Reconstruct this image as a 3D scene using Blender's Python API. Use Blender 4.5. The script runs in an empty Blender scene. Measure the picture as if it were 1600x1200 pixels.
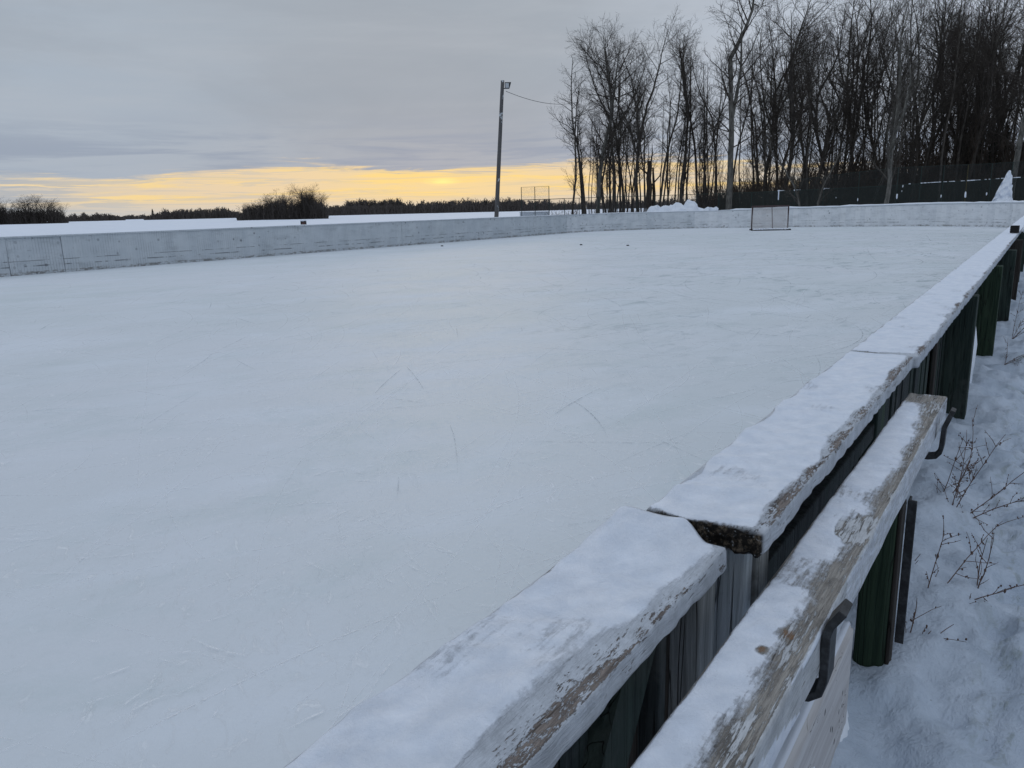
import bpy, math, random
import numpy as np
from mathutils import Vector, noise as mn, Matrix

random.seed(7)
C = bpy.context.scene.collection
PI = math.pi
CAMZ = 1.75
AZ = math.radians(34.51)          # bearing of the near boards
SA, CA = math.sin(AZ), math.cos(AZ)

# ------------------------------------------------------------------ helpers
def sst(a, b, x):
    t = min(max((x-a)/(b-a), 0), 1); return t*t*(3-2*t)

def W(u, v, z=0.0):
    """rink coordinates (u along the near boards, v to the outside) -> world"""
    return Vector((SA*u + CA*v, CA*u - SA*v, z))

def tag(o, label=None, cat=None, group=None, kind=None):
    if label: o['label'] = label
    if cat: o['category'] = cat
    if group: o['group'] = group
    if kind: o['kind'] = kind
    return o

def empty(name, loc, rz=0.0, **k):
    o = bpy.data.objects.new(name, None)
    o.empty_display_size = 0.2
    C.objects.link(o)
    o.location = loc
    o.rotation_euler = (0, 0, rz)
    tag(o, **k)
    return o

def mesh_obj(name, verts, faces, mats, parent=None, smooth=False, attrs=None, uv=None, mi=None, loc=None, rz=0.0):
    me = bpy.data.meshes.new(name)
    me.from_pydata([tuple(v) for v in verts], [], faces)
    if not isinstance(mats, (list, tuple)): mats = [mats]
    for m in mats: me.materials.append(m)
    if smooth: me.polygons.foreach_set('use_smooth', [True]*len(me.polygons))
    if mi is not None: me.polygons.foreach_set('material_index', mi)
    if attrs:
        for k, a in attrs.items():
            at = me.attributes.new(k, 'FLOAT', 'POINT')
            at.data.foreach_set('value', np.asarray(a, dtype=np.float32))
    if uv is not None:
        ul = me.uv_layers.new(name='UVMap')
        idx = np.zeros(len(me.loops), dtype=np.int32)
        me.loops.foreach_get('vertex_index', idx)
        ul.data.foreach_set('uv', np.asarray(uv, dtype=np.float32)[idx].ravel())
    me.update()
    o = bpy.data.objects.new(name, me)
    C.objects.link(o)
    if parent is not None: o.parent = parent
    if loc is not None: o.location = loc
    o.rotation_euler = (0, 0, rz)
    return o

class MB:
    """collects geometry for one mesh"""
    def __init__(s): s.v = []; s.f = []
    def box(s, x0, x1, y0, y1, z0, z1):
        b = len(s.v)
        s.v += [(x0,y0,z0),(x1,y0,z0),(x1,y1,z0),(x0,y1,z0),(x0,y0,z1),(x1,y0,z1),(x1,y1,z1),(x0,y1,z1)]
        s.f += [(b,b+3,b+2,b+1),(b+4,b+5,b+6,b+7),(b,b+1,b+5,b+4),(b+1,b+2,b+6,b+5),(b+2,b+3,b+7,b+6),(b+3,b,b+4,b+7)]
        return s
    def tube(s, pts, radii, n=4, cap=True):
        b = len(s.v); m = len(pts)
        for i, p in enumerate(pts):
            p = Vector(p)
            d = Vector(pts[min(i+1, m-1)]) - Vector(pts[max(i-1, 0)])
            if d.length < 1e-9: d = Vector((0,0,1))
            d.normalize()
            a = d.cross(Vector((0.31,0.95,0.05)) if abs(d.y) < 0.9 else Vector((1,0,0.1))); a.normalize()
            c = d.cross(a)
            r = radii[i]
            for k in range(n):
                t = 2*PI*k/n
                q = p + a*(math.cos(t)*r) + c*(math.sin(t)*r)
                s.v.append((q.x, q.y, q.z))
        for i in range(m-1):
            for k in range(n):
                k2 = (k+1) % n
                s.f.append((b+i*n+k, b+i*n+k2, b+(i+1)*n+k2, b+(i+1)*n+k))
        if cap and n > 2:
            s.f.append(tuple(b+k for k in range(n))[::-1])
            s.f.append(tuple(b+(m-1)*n+k for k in range(n)))
        return s
    def blob(s, c, r, seed=0, sq=(1,1,1), n=6, rough=0.25):
        b = len(s.v); rings = n
        for i in range(rings+1):
            th = PI*i/rings
            for k in range(2*n):
                ph = PI*k/n
                d = Vector((math.sin(th)*math.cos(ph), math.sin(th)*math.sin(ph), math.cos(th)))
                rr = r*(1+rough*mn.noise(d*1.7+Vector((seed*3.1, seed*1.7, seed))))
                s.v.append((c[0]+d.x*rr*sq[0], c[1]+d.y*rr*sq[1], c[2]+d.z*rr*sq[2]))
        for i in range(rings):
            for k in range(2*n):
                k2 = (k+1) % (2*n)
                s.f.append((b+i*2*n+k, b+(i+1)*2*n+k, b+(i+1)*2*n+k2, b+i*2*n+k2))
        return s
    def build(s, name, mats, parent=None, **k):
        return mesh_obj(name, s.v, s.f, mats, parent, **k)

# pixel column of the photograph -> bearing at ground, used only to lay out real positions
pitch = math.radians(12.88); roll = math.radians(1.36)
def bearing(px):
    f = 1200.0
    y = 325.5-(px-800)*math.tan(roll)
    c_, s_ = math.cos(roll), math.sin(roll)
    fw = Vector((0, math.cos(pitch), -math.sin(pitch)))
    up0 = Vector((0, math.sin(pitch), math.cos(pitch))); rt0 = Vector((1, 0, 0))
    rt = rt0*c_-up0*s_; up = rt0*s_+up0*c_
    q = fw*f+rt*(px-800)-up*(y-600)
    return Vector((q.x/q.y, 1, 0))
def ground_at(px, D, z=.25):
    b = bearing(px)*D; return Vector((b.x, b.y, z))

def on_plane(px, py, z):
    """point of the horizontal plane at height z that the photograph shows at (px, py)"""
    c_, s_ = math.cos(roll), math.sin(roll)
    fw = Vector((0, math.cos(pitch), -math.sin(pitch)))
    up0 = Vector((0, math.sin(pitch), math.cos(pitch))); rt0 = Vector((1, 0, 0))
    q = fw*1200+(rt0*c_-up0*s_)*(px-800)-(rt0*s_+up0*c_)*(py-600)
    return Vector((0, 0, CAMZ))+q*((z-CAMZ)/q.z)

# ------------------------------------------------------------------ materials
def newmat(name):
    m = bpy.data.materials.new(name); m.use_nodes = True
    nt = m.node_tree
    return m, NT(nt), nt.nodes['Principled BSDF']

class NT:
    def __init__(s, nt): s.nt = nt; s.n = nt.nodes; s.l = nt.links
    def node(s, t, **k):
        n = s.n.new(t)
        for a, b in k.items(): setattr(n, a, b)
        return n
    def put(s, sock, val):
        if isinstance(val, bpy.types.NodeSocket): s.l.new(val, sock)
        elif isinstance(val, (tuple, list)) and len(val) == 3 and sock.type == 'RGBA': sock.default_value = (*val, 1)
        else: sock.default_value = val
    def coord(s, kind='Object'): return s.node('ShaderNodeTexCoord').outputs[kind]
    def uv(s): return s.node('ShaderNodeTexCoord').outputs['UV']
    def attr(s, name): return s.node('ShaderNodeAttribute', attribute_name=name).outputs['Fac']
    def map(s, vec, scale=(1,1,1), rot=(0,0,0), loc=(0,0,0)):
        if any(rot) and (scale[0] != scale[1]):      # turn first, then stretch
            vec = s.map(vec, (1, 1, 1), rot); rot = (0, 0, 0)
        n = s.node('ShaderNodeMapping'); s.l.new(vec, n.inputs[0])
        n.inputs['Scale'].default_value = scale; n.inputs['Rotation'].default_value = rot; n.inputs['Location'].default_value = loc
        return n.outputs[0]
    def noise(s, vec, scale=5, detail=3, rough=.5, dist=0, out='Fac'):
        n = s.node('ShaderNodeTexNoise'); s.l.new(vec, n.inputs['Vector'])
        n.inputs['Scale'].default_value = scale; n.inputs['Detail'].default_value = detail
        n.inputs['Roughness'].default_value = rough; n.inputs['Distortion'].default_value = dist
        return n.outputs[out]
    def wave(s, vec, scale=5, dist=0, detail=2, direction='X', dscale=1):
        n = s.node('ShaderNodeTexWave', bands_direction=direction); s.l.new(vec, n.inputs['Vector'])
        n.inputs['Scale'].default_value = scale; n.inputs['Distortion'].default_value = dist
        n.inputs['Detail'].default_value = detail; n.inputs['Detail Scale'].default_value = dscale
        return n.outputs['Fac']
    def math(s, op, a, b=0.0, c=None, clamp=False):
        n = s.node('ShaderNodeMath', operation=op); n.use_clamp = clamp
        s.put(n.inputs[0], a); s.put(n.inputs[1], b)
        if c is not None: s.put(n.inputs[2], c)
        return n.outputs[0]
    def ramp(s, fac, lo, hi, a=0.0, b=1.0, smooth=True):
        n = s.node('ShaderNodeMapRange', interpolation_type='SMOOTHSTEP' if smooth else 'LINEAR')
        s.put(n.inputs[0], fac); n.inputs[1].default_value = lo; n.inputs[2].default_value = hi
        n.inputs[3].default_value = a; n.inputs[4].default_value = b
        return n.outputs[0]
    def mix(s, fac, a, b, mode='MIX'):
        n = s.node('ShaderNodeMix', data_type='RGBA', blend_type=mode)
        s.put(n.inputs[0], fac); s.put(n.inputs[6], a); s.put(n.inputs[7], b)
        return n.outputs[2]
    def bump(s, h, strength=.5, dist=.01, normal=None):
        n = s.node('ShaderNodeBump'); s.put(n.inputs['Height'], h)
        n.inputs['Strength'].default_value = strength; n.inputs['Distance'].default_value = dist
        if normal is not None: s.l.new(normal, n.inputs['Normal'])
        return n.outputs[0]
    def sep(s, vec):
        n = s.node('ShaderNodeSeparateXYZ'); s.l.new(vec, n.inputs[0]); return n.outputs

M = {}
SNOWC = (.70, .765, .86)

def contour(t, vec, scale, rot, stretch, width, seed, detail=1):
    """thin wandering lines: the middle contour of a stretched noise"""
    p = t.map(vec, (stretch[0], stretch[1], 1), (0, 0, rot), (seed, seed*1.7, 0))
    n = t.noise(p, scale, detail, .45)
    d = t.math('ABSOLUTE', t.math('SUBTRACT', n, .5))
    return t.ramp(d, 0, width, 1, 0)

def make_mats():
    # ---- ice
    m, t, b = newmat('rink_ice'); M['ice'] = m
    co = t.coord()
    big = t.noise(co, .13, 4, .6)
    mid = t.noise(t.map(co, (1, .5, 1), (0, 0, .5)), .9, 5, .62)
    col = t.mix(t.ramp(big, .32, .68), (.60, .655, .69), (.655, .695, .745))
    col = t.mix(t.math('MULTIPLY', t.ramp(mid, .42, .75), .35), col, (.76, .82, .91))
    xyz = t.sep(co)
    sc = t.node('ShaderNodeVectorMath', operation='MULTIPLY_ADD')
    t.l.new(t.noise(co, .22, 2, .5, 0, 'Color'), sc.inputs[0]); sc.inputs[1].default_value = (1.3, 1.3, 0); t.l.new(co, sc.inputs[2])
    wv = sc.outputs[0]
    def strokes(vec, rot, scale, ratio, lo, hi, sd, mscale=.6, mlo=.48, mhi=.62):
        n = t.noise(t.map(vec, (1, ratio, 1), (0, 0, rot), (sd, sd*1.3, 0)), scale, 2, .55)
        k = t.noise(t.map(co, (1, 1, 1), (0, 0, 0), (sd*2.1, -sd, 0)), mscale, 3, .6)
        return t.math('MULTIPLY', t.ramp(n, lo, hi), t.ramp(k, mlo, mhi))
    def most(L):
        r = L[0]
        for q in L[1:]: r = t.math('MAXIMUM', r, q)
        return r
    near = t.ramp(xyz[0], -18, -4, .10, 1.0)
    far = t.ramp(xyz[1], 4, 15, .0, 1.0)
    side = t.math('MULTIPLY', near, far)
    # frost scraped loose: pale flecks
    fl = t.noise(t.map(co, (1.1, 2.6, 1), (0, 0, .62)), 5.2, 8, .76, .9)
    fl2 = t.noise(t.map(co, (2.2, 1.2, 1), (0, 0, -.2), (4, 4, 0)), 6.5, 8, .76, .8)
    flm = t.noise(co, .8, 4, .6)
    fleck = t.math('MULTIPLY', most([t.ramp(fl, .55, .66), t.math('MULTIPLY', t.ramp(fl2, .56, .68), .8)]), t.ramp(flm, .38, .58, .15, 1))
    col = t.mix(t.math('MULTIPLY', fleck, .95), col, (.80, .835, .875))
    # skate cuts: thin dark strokes, thicker on the far right half of the sheet
    sk = t.noise(t.map(co, (2.2, .9, 1), (0, 0, .25), (7, 3, 0)), 1.8, 7, .74, .8)
    skm = t.ramp(t.noise(co, .35, 3, .6), .42, .60)
    scuff = t.math('MULTIPLY', t.math('MULTIPLY', t.ramp(sk, .50, .64), side), skm)
    col = t.mix(t.math('MULTIPLY', scuff, .95), col, (.36, .43, .46))
    # cloudy greener patches of clear ice
    cl = t.noise(t.map(co, (1, .6, 1), (0, 0, .4), (11, 5, 0)), .9, 8, .74, .4)
    col = t.mix(t.math('MULTIPLY', t.ramp(cl, .48, .66), .28), col, (.49, .58, .60))
    # tiny dark specks
    vo = t.node('ShaderNodeTexVoronoi'); t.l.new(co, vo.inputs['Vector']); vo.inputs['Scale'].default_value = 2.1
    spk = t.math('MULTIPLY', t.ramp(vo.outputs['Distance'], .012, .020, 1, 0), t.ramp(t.noise(co, 1.3, 2), .52, .56))
    col = t.mix(t.math('MULTIPLY', spk, .7), col, (.12, .12, .11))
    t.put(b.inputs['Base Color'], col)
    t.put(b.inputs['Roughness'], t.ramp(t.math('ADD', mid, fleck), .35, 1.0, .58, .80))
    b.inputs['Specular IOR Level'].default_value = .28
    h = t.math('ADD', t.math('MULTIPLY', fleck, .35), t.math('MULTIPLY', mid, .4))
    h = t.math('ADD', h, t.math('MULTIPLY', t.noise(co, 22, 7, .78), .45))
    t.put(b.inputs['Normal'], t.bump(h, .40, .02))

    for nm, cc, lo, hi, top in (('cut_pale', (.84, .86, .885), .42, .62, .80), ('cut_dark', (.30, .37, .41), .40, .60, .60)):
        m, t, b = newmat(nm); M[nm] = m
        co = t.coord()
        t.put(b.inputs['Base Color'], cc); b.inputs['Roughness'].default_value = .7
        k = t.ramp(t.noise(co, 22, 5, .75), lo, hi, .0, top)
        k2 = t.ramp(t.noise(co, 1.1, 3, .6), .35, .65, .25, 1)
        t.put(b.inputs['Alpha'], t.math('MULTIPLY', k, k2))

    # ---- open snow field
    m, t, b = newmat('field_snow'); M['field'] = m
    co = t.coord()
    n1 = t.noise(t.map(co, (1, 2.5, 1)), .25, 6, .6)
    col = t.mix(t.ramp(n1, .35, .65), (.72, .78, .88), (.80, .845, .92))
    t.put(b.inputs['Base Color'], col); b.inputs['Roughness'].default_value = .8
    b.inputs['Specular IOR Level'].default_value = .2
    t.put(b.inputs['Normal'], t.bump(t.math('ADD', n1, t.math('MULTIPLY', t.noise(co, 6, 5, .6), .15)), .5, .12))

    # ---- trodden snow of the path (attribute 'pack': packed, greyer ice showing)
    m, t, b = newmat('trodden_snow'); M['path'] = m
    co = t.coord()
    pk = t.attr('pack')
    n1 = t.noise(co, 3.2, 6, .65); n2 = t.noise(t.map(co, (5, 2.2, 1), (0, 0, .2)), 5, 5, .7, .5); n3 = t.noise(co, 60, 3, .7)
    col = t.mix(t.ramp(n1, .35, .65), (.385, .455, .55), (.50, .57, .67))
    dirty = t.math('MULTIPLY', t.ramp(n2, .50, .66), t.ramp(pk, .2, .9))
    col = t.mix(t.math('MULTIPLY', dirty, .8), col, (.27, .32, .34))
    g = t.ramp(t.noise(co, 1.4, 4, .6), .60, .72)
    col = t.mix(t.math('MULTIPLY', t.math('MULTIPLY', g, t.ramp(pk, .3, .9)), .7), col, (.20, .26, .27))
    deb = t.ramp(t.noise(co, 38, 2, .5), .74, .78)
    col = t.mix(t.math('MULTIPLY', deb, .45), col, (.12, .12, .11))
    t.put(b.inputs['Base Color'], col)
    t.put(b.inputs['Roughness'], t.ramp(dirty, 0, 1, .75, .4))
    b.inputs['Specular IOR Level'].default_value = .25
    h = t.math('ADD', n1, t.math('ADD', t.math('MULTIPLY', n2, .30), t.math('MULTIPLY', n3, .04)))
    t.put(b.inputs['Normal'], t.bump(h, .9, .045))

    # ---- loose snow (heaps, ridges)
    m, t, b = newmat('loose_snow'); M['snow'] = m
    co = t.coord(); n1 = t.noise(co, 3, 6, .65)
    t.put(b.inputs['Base Color'], t.mix(n1, (.72, .78, .87), (.82, .86, .92)))
    b.inputs['Roughness'].default_value = .8; b.inputs['Specular IOR Level'].default_value = .2
    t.put(b.inputs['Normal'], t.bump(n1, .5, .05))

    # ---- painted, weathered, snow covered timber; attributes snow / wear / rot / rust
    def timber(name, bare_a, bare_b, paint, wearbias, fs):
        m, t, b = newmat(name); M[name] = m
        co = t.coord()
        sn, we, rt, ru = t.attr('snow'), t.attr('wear'), t.attr('rot'), t.attr('rust')
        g1 = t.noise(t.map(co, (1, .05, 1)), 230, 6, .7, .3)
        g2 = t.noise(t.map(co, (1, .05, 1)), 75, 4, .65, .8)
        g3 = t.noise(t.map(co, (1, .25, 1)), 26, 5, .65, .5)
        wood = t.mix(t.ramp(g1, .30, .68), bare_a, bare_b)
        wood = t.mix(t.math('MULTIPLY', t.ramp(g2, .43, .34), .85), wood, (.035, .028, .024))
        wood = t.mix(t.math('MULTIPLY', t.ramp(g3, .50, .66), .55), wood, tuple(c*.45 for c in bare_a))
        # paint flakes off along the grain where wear is high
        pf = t.noise(t.map(co, (1, fs*1.6, 1)), 260, 7, .76, .3)
        pf2 = t.noise(t.map(co, (1, fs*1.2, 1)), 55, 5, .68, .5)
        pf3 = t.noise(t.map(co, (1, .5, 1)), 12, 3, .6, .5)
        lvl = t.math('ADD', t.math('ADD', t.math('MULTIPLY', pf, .50), t.math('MULTIPLY', pf2, .32)), t.math('MULTIPLY', pf3, .18))
        lvl = t.math('ADD', t.math('MULTIPLY', t.math('SUBTRACT', lvl, .5), 2.4), .5)
        thr = t.math('ADD', t.math('MULTIPLY', we, .46), wearbias)
        dlt = t.math('SUBTRACT', thr, lvl)
        off = t.ramp(dlt, -.02, .02)
        rim_shade = t.math('MULTIPLY', t.ramp(t.math('ABSOLUTE', t.math('SUBTRACT', dlt, .035)), 0, .035, 1, 0), t.ramp(pf3, .42, .58))
        pcol = t.mix(t.ramp(t.noise(co, 16, 6, .75), .35, .7), paint, tuple(c*.72 for c in paint))
        hair = t.math('MULTIPLY', t.ramp(t.noise(t.map(co, (1, .07, 1)), 140, 3, .6, .3), .62, .68), t.ramp(g3, .46, .58))
        pcol = t.mix(t.math('MULTIPLY', hair, .8), pcol, (.09, .08, .075))
        base = t.mix(off, pcol, wood)
        base = t.mix(t.math('MULTIPLY', rim_shade, .40), base, (.055, .045, .04))  # shade under the lifted flake edges, painted in as a dark rim
        rmk = t.ramp(t.math('ADD', ru, t.math('MULTIPLY', t.noise(t.map(co, (1, .3, 1)), 130, 5, .75), 2.0)), 1.72, 2.1)
        base = t.mix(t.math('MULTIPLY', rmk, .75), base, (.20, .11, .055))
        rn = t.noise(co, 75, 5, .75)
        rots = t.mix(t.ramp(rn, .47, .66), (.006, .005, .004), (.12, .095, .07))
        rots = t.mix(t.math('MULTIPLY', t.ramp(t.noise(co, 110, 3, .6), .60, .72), .7), rots, (.38, .41, .44))
        base = t.mix(rt, base, rots)
        sfn = t.noise(co, 55, 6, .75); sf2 = t.noise(t.map(co, (1, .12, 1)), 120, 5, .72)
        sv = t.math('ADD', sn, t.math('MULTIPLY', t.math('SUBTRACT', t.math('ADD', t.math('MULTIPLY', sfn, .45), t.math('MULTIPLY', sf2, .55)), .5), 1.5))
        smask = t.ramp(sv, .32, .72)
        scol = t.mix(t.ramp(t.noise(co, 20, 6, .7), .3, .7), (.68, .745, .85), (.79, .84, .925))
        col = t.mix(smask, base, scol)
        t.put(b.inputs['Base Color'], col)
        t.put(b.inputs['Roughness'], t.ramp(smask, 0, 1, .72, .85))
        b.inputs['Specular IOR Level'].default_value = .2
        hw = t.math('SUBTRACT', t.math('ADD', g1, g2), t.math('MULTIPLY', off, .45))
        hs = t.math('ADD', t.math('MULTIPLY', t.noise(t.map(co, (1, .8, 1), (0, 0, .6)), 20, 8, .76, .4), 2.2), t.math('MULTIPLY', sfn, .5))
        hn = t.node('ShaderNodeMix', data_type='FLOAT'); t.put(hn.inputs[0], smask); t.put(hn.inputs[2], hw); t.put(hn.inputs[3], t.math('ADD', hs, .4))
        t.put(b.inputs['Normal'], t.bump(hn.outputs[0], .85, .0055))
    timber('cap_timber', (.10, .085, .078), (.27, .235, .215), (.54, .585, .65), .12, .16)
    timber('rail_timber', (.175, .163, .15), (.36, .345, .32), (.56, .59, .625), .26, .045)

    # ---- plain boards: green stained, dark weathered, grey-white weathered
    def board(name, a, bcol, c, stain=None, rough=.8, gs=70):
        m, t, b = newmat(name); M[name] = m
        co = t.coord()
        g = t.noise(t.map(co, (1, 1, .035)), gs, 6, .65, .4)
        w = t.noise(t.map(co, (1, 1, .12)), 9, 4, .6, 1.5)
        col = t.mix(t.ramp(g, .32, .68), a, bcol)
        col = t.mix(t.math('MULTIPLY', t.ramp(w, .45, .7), .7), col, c)
        ck = contour(t, t.map(co, (1, 1, .04)), 42, 0, (1, 1), .014, 5, 1)
        col = t.mix(t.math('MULTIPLY', ck, .7), col, (.01, .01, .01))
        if stain:
            col = t.mix(t.math('MULTIPLY', t.ramp(t.noise(co, 6, 5, .7), .52, .66), .7), col, stain)
        t.put(b.inputs['Base Color'], col)
        b.inputs['Roughness'].default_value = rough; b.inputs['Specular IOR Level'].default_value = .25
        t.put(b.inputs['Normal'], t.bump(t.math('SUBTRACT', g, t.math('MULTIPLY', ck, 1.5)), .9, .006))
    board('green_wood', (.012, .021, .019), (.036, .055, .047), (.05, .066, .057), (.05, .06, .056), gs=45)
    board('moss_wood', (.009, .022, .014), (.032, .056, .034), (.045, .070, .044), None)
    board('dark_wood', (.012, .016, .018), (.045, .053, .055), (.028, .045, .040), (.07, .075, .075))
    board('brown_wood', (.02, .018, .016), (.06, .052, .046), (.035, .03, .028), None)
    board('grey_wood', (.16, .17, .175), (.36, .38, .39), (.22, .23, .23), (.09, .09, .09))
    board('white_wood', (.30, .345, .38), (.47, .52, .57), (.38, .42, .46), (.16, .17, .175))
    board('pale_panel', (.45, .5, .56), (.6, .65, .7), (.5, .55, .6), None)

    # ---- lower plank: white paint with nail marks
    m, t, b = newmat('kick_paint'); M['kick'] = m
    co = t.coord(); sn = t.attr('snow')
    g = t.noise(t.map(co, (1, .05, 1)), 80, 5, .6, .4)
    col = t.mix(t.ramp(g, .3, .7), (.43, .42, .43), (.56, .56, .575))
    vo = t.node('ShaderNodeTexVoronoi'); t.l.new(t.map(co, (1, .75, .5)), vo.inputs['Vector']); vo.inputs['Scale'].default_value = 34
    mk = t.math('MULTIPLY', t.ramp(vo.outputs['Distance'], .10, .17, 1, 0), t.ramp(t.noise(co, 16, 2), .48, .55))
    col = t.mix(mk, col, (.05, .045, .045))
    ck = contour(t, co, 42, 0, (1, .16), .008, 3, 1)
    ck = t.math('MULTIPLY', ck, t.ramp(t.noise(co, 7, 2), .5, .6))
    col = t.mix(ck, col, (.09, .07, .06))
    col = t.mix(t.ramp(sn, .4, .6), col, (.72, .78, .88))
    t.put(b.inputs['Base Color'], col); b.inputs['Roughness'].default_value = .7
    b.inputs['Specular IOR Level'].default_value = .25
    t.put(b.inputs['Normal'], t.bump(t.math('SUBTRACT', g, mk), .6, .003))

    # ---- iron
    m, t, b = newmat('black_iron'); M['iron'] = m
    co = t.coord()
    t.put(b.inputs['Base Color'], t.mix(t.ramp(t.noise(co, 40, 5, .7), .4, .7), (.014, .015, .017), (.05, .054, .06)))
    b.inputs['Roughness'].default_value = .55; b.inputs['Metallic'].default_value = .15
    t.put(b.inputs['Normal'], t.bump(t.noise(co, 160, 3), .3, .002))

    # ---- rink wall panels (UV: x metres along, y height)
    def wall_mat(name, key, ca, cb, frost_light):
     m, t, b = newmat(name); M[key] = m
     uvc = t.uv(); s = t.sep(uvc)
     pl = t.wave(t.map(uvc, (1, .0001, 1)), 3.4, .25, 1, 'X')
     pn = t.noise(t.map(uvc, (9, .35, 1)), 1, 3, .6)
     groove = t.math('MULTIPLY', t.ramp(pl, .0, .07, 1, 0), t.ramp(t.noise(t.map(uvc, (1.1, 1.6, 1)), 1.2, 3, .6), .40, .62))
     bd = t.node('ShaderNodeTexWhiteNoise', noise_dimensions='1D')
     t.put(bd.inputs['W'], t.math('FLOOR', t.math('MULTIPLY', s[0], 1.08*3.0)))
     col = t.mix(pn, ca, cb)
     fr = t.ramp(t.noise(t.map(uvc, (.5, 1.1, 1)), 2.2, 6, .7), .40, .62, 0, frost_light)  # patchy frost; larger amounts paint extra light onto the end boards
     col = t.mix(t.math('MULTIPLY', bd.outputs[0], .30), col, (.36, .41, .47))
     col = t.mix(t.math('MULTIPLY', groove, .62), col, (.20, .22, .25))
     # broken horizontal seams
     def seam(h, w, thr, sd):
         wob = t.math('ADD', s[1], t.math('MULTIPLY', t.noise(t.map(uvc, (.5, .01, 1), (0,0,0), (sd, 0, 0)), 1, 2), .05))
         d = t.math('ABSOLUTE', t.math('SUBTRACT', wob, h))
         return t.math('MULTIPLY', t.ramp(d, w*.4, w, 1, 0), t.ramp(t.noise(t.map(uvc, (.55, .02, 1), (0,0,0), (sd*3, 0, 0)), 1.3, 5, .7), thr, thr+.07))
     sm = t.math('MAXIMUM', seam(.47, .016, .47, 2), seam(1.06, .014, .57, 5))
     sm = t.math('MAXIMUM', t.math('MAXIMUM', sm, seam(.30, .026, .48, 8)), seam(.80, .018, .60, 13))
     col = t.mix(t.math('MULTIPLY', sm, .75), col, (.10, .11, .12))
     # puck marks
     vo = t.node('ShaderNodeTexVoronoi'); t.l.new(uvc, vo.inputs['Vector']); vo.inputs['Scale'].default_value = 3.4
     zone = t.noise(t.map(uvc, (.16, .02, 1)), 1, 3, .6)
     pm = t.math('MULTIPLY', t.ramp(vo.outputs['Distance'], .13, .20, 1, 0), t.ramp(zone, .43, .55))
     vseam = t.math('MULTIPLY', t.ramp(t.math('ABSOLUTE', t.math('SUBTRACT', t.math('FRACT', t.math('DIVIDE', s[0], 2.44)), .5)), .004, .010, 1, 0), t.ramp(t.noise(t.map(uvc, (.9, 1.5, 1), (0,0,0), (9, 2, 0)), 1.2, 3), .56, .66))
     col = t.mix(t.math('MULTIPLY', vseam, .8), col, (.10, .11, .12))
     col = t.mix(t.math('MULTIPLY', t.ramp(t.noise(t.map(uvc, (.8, 2.2, 1)), 1.4, 6, .72), .50, .66), .35), col, (.28, .31, .34))
     col = t.mix(t.math('MULTIPLY', pm, .72), col, (.10, .11, .125))
     # vertical drips, base dirt
     dr = t.math('MULTIPLY', t.ramp(t.noise(t.map(uvc, (7, .8, 1)), 1, 4, .6), .62, .72), t.ramp(t.noise(t.map(uvc, (.8, .2, 1)), 1, 2), .52, .6))
     col = t.mix(t.math('MULTIPLY', dr, .5), col, (.22, .22, .23))
     basew = t.math('ADD', .035, t.math('MULTIPLY', t.noise(t.map(uvc, (1.2, .1, 1)), 1, 4, .7), .13))
     bdm = t.math('MULTIPLY', t.math('LESS_THAN', s[1], basew), t.ramp(t.noise(t.map(uvc, (4, 9, 1)), 1, 5, .75), .44, .56))
     col = t.mix(t.math('MULTIPLY', bdm, .7), col, (.13, .115, .10))
     col = t.mix(fr, col, (.80, .83, .87))
     t.put(b.inputs['Base Color'], col); b.inputs['Roughness'].default_value = .65
     b.inputs['Specular IOR Level'].default_value = .25
     t.put(b.inputs['Normal'], t.bump(t.math('SUBTRACT', pn, t.math('ADD', groove, sm)), .6, .012))
    wall_mat('wall_paint', 'wall', (.46, .51, .555), (.57, .61, .65), .12)
    wall_mat('wall_paint_lit_mid', 'wall_b', (.58, .62, .66), (.68, .715, .75), .35)  # lighter copy of the wall paint: first curve's brighter light put into the colour
    wall_mat('wall_paint_lit', 'wall_c', (.72, .75, .78), (.81, .83, .86), .65)  # lightest copy: the light on the end boards is painted into the colour

    # ---- bark
    def bark(name, a, bb, c):
        m, t, b = newmat(name); M[name] = m
        co = t.coord()
        n1 = t.noise(t.map(co, (1, 1, .35)), 4.5, 5, .7); n2 = t.noise(t.map(co, (1, 1, .5)), 1.1, 3, .6)
        oi = t.node('ShaderNodeObjectInfo').outputs['Random']
        col = t.mix(t.ramp(n1, .36, .62), a, bb)
        col = t.mix(t.math('MULTIPLY', t.ramp(n2, .5, .7), .8), col, c)
        z = t.sep(co)[2]
        col = t.mix(t.math('MULTIPLY', oi, .45), col, (.03, .026, .022))
        t.put(b.inputs['Base Color'], col); b.inputs['Roughness'].default_value = .9
        b.inputs['Specular IOR Level'].default_value = .1
        t.put(b.inputs['Normal'], t.bump(n1, .8, .03))
    bark('bark', (.035, .031, .028), (.085, .077, .068), (.055, .048, .042))
    bark('bark_pale', (.075, .075, .068), (.17, .165, .15), (.10, .095, .085))
    bark('twig', (.034, .029, .025), (.070, .060, .052), (.048, .042, .037))
    bark('twig_pale', (.06, .055, .048), (.10, .092, .082), (.065, .06, .054))
    bark('brush', (.034, .026, .020), (.075, .057, .045), (.05, .038, .03))
    bark('needles', (.008, .014, .010), (.022, .034, .022), (.012, .02, .014))
    bark('far_brush', (.065, .058, .057), (.115, .100, .092), (.085, .076, .072))  # lighter than the near brush: distance haze put into the colour

    m, t, b = newmat('weed_stem'); M['weed'] = m
    co = t.coord()
    t.put(b.inputs['Base Color'], t.mix(t.noise(co, 60, 3), (.06, .034, .026), (.16, .105, .085)))
    b.inputs['Roughness'].default_value = .9

    m, t, b = newmat('pole_wood'); M['pole'] = m
    co = t.coord(); g = t.noise(t.map(co, (1, 1, .12)), 9, 5, .7); p = t.noise(t.map(co, (1, 1, .7)), 2.4, 4, .7)
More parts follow.
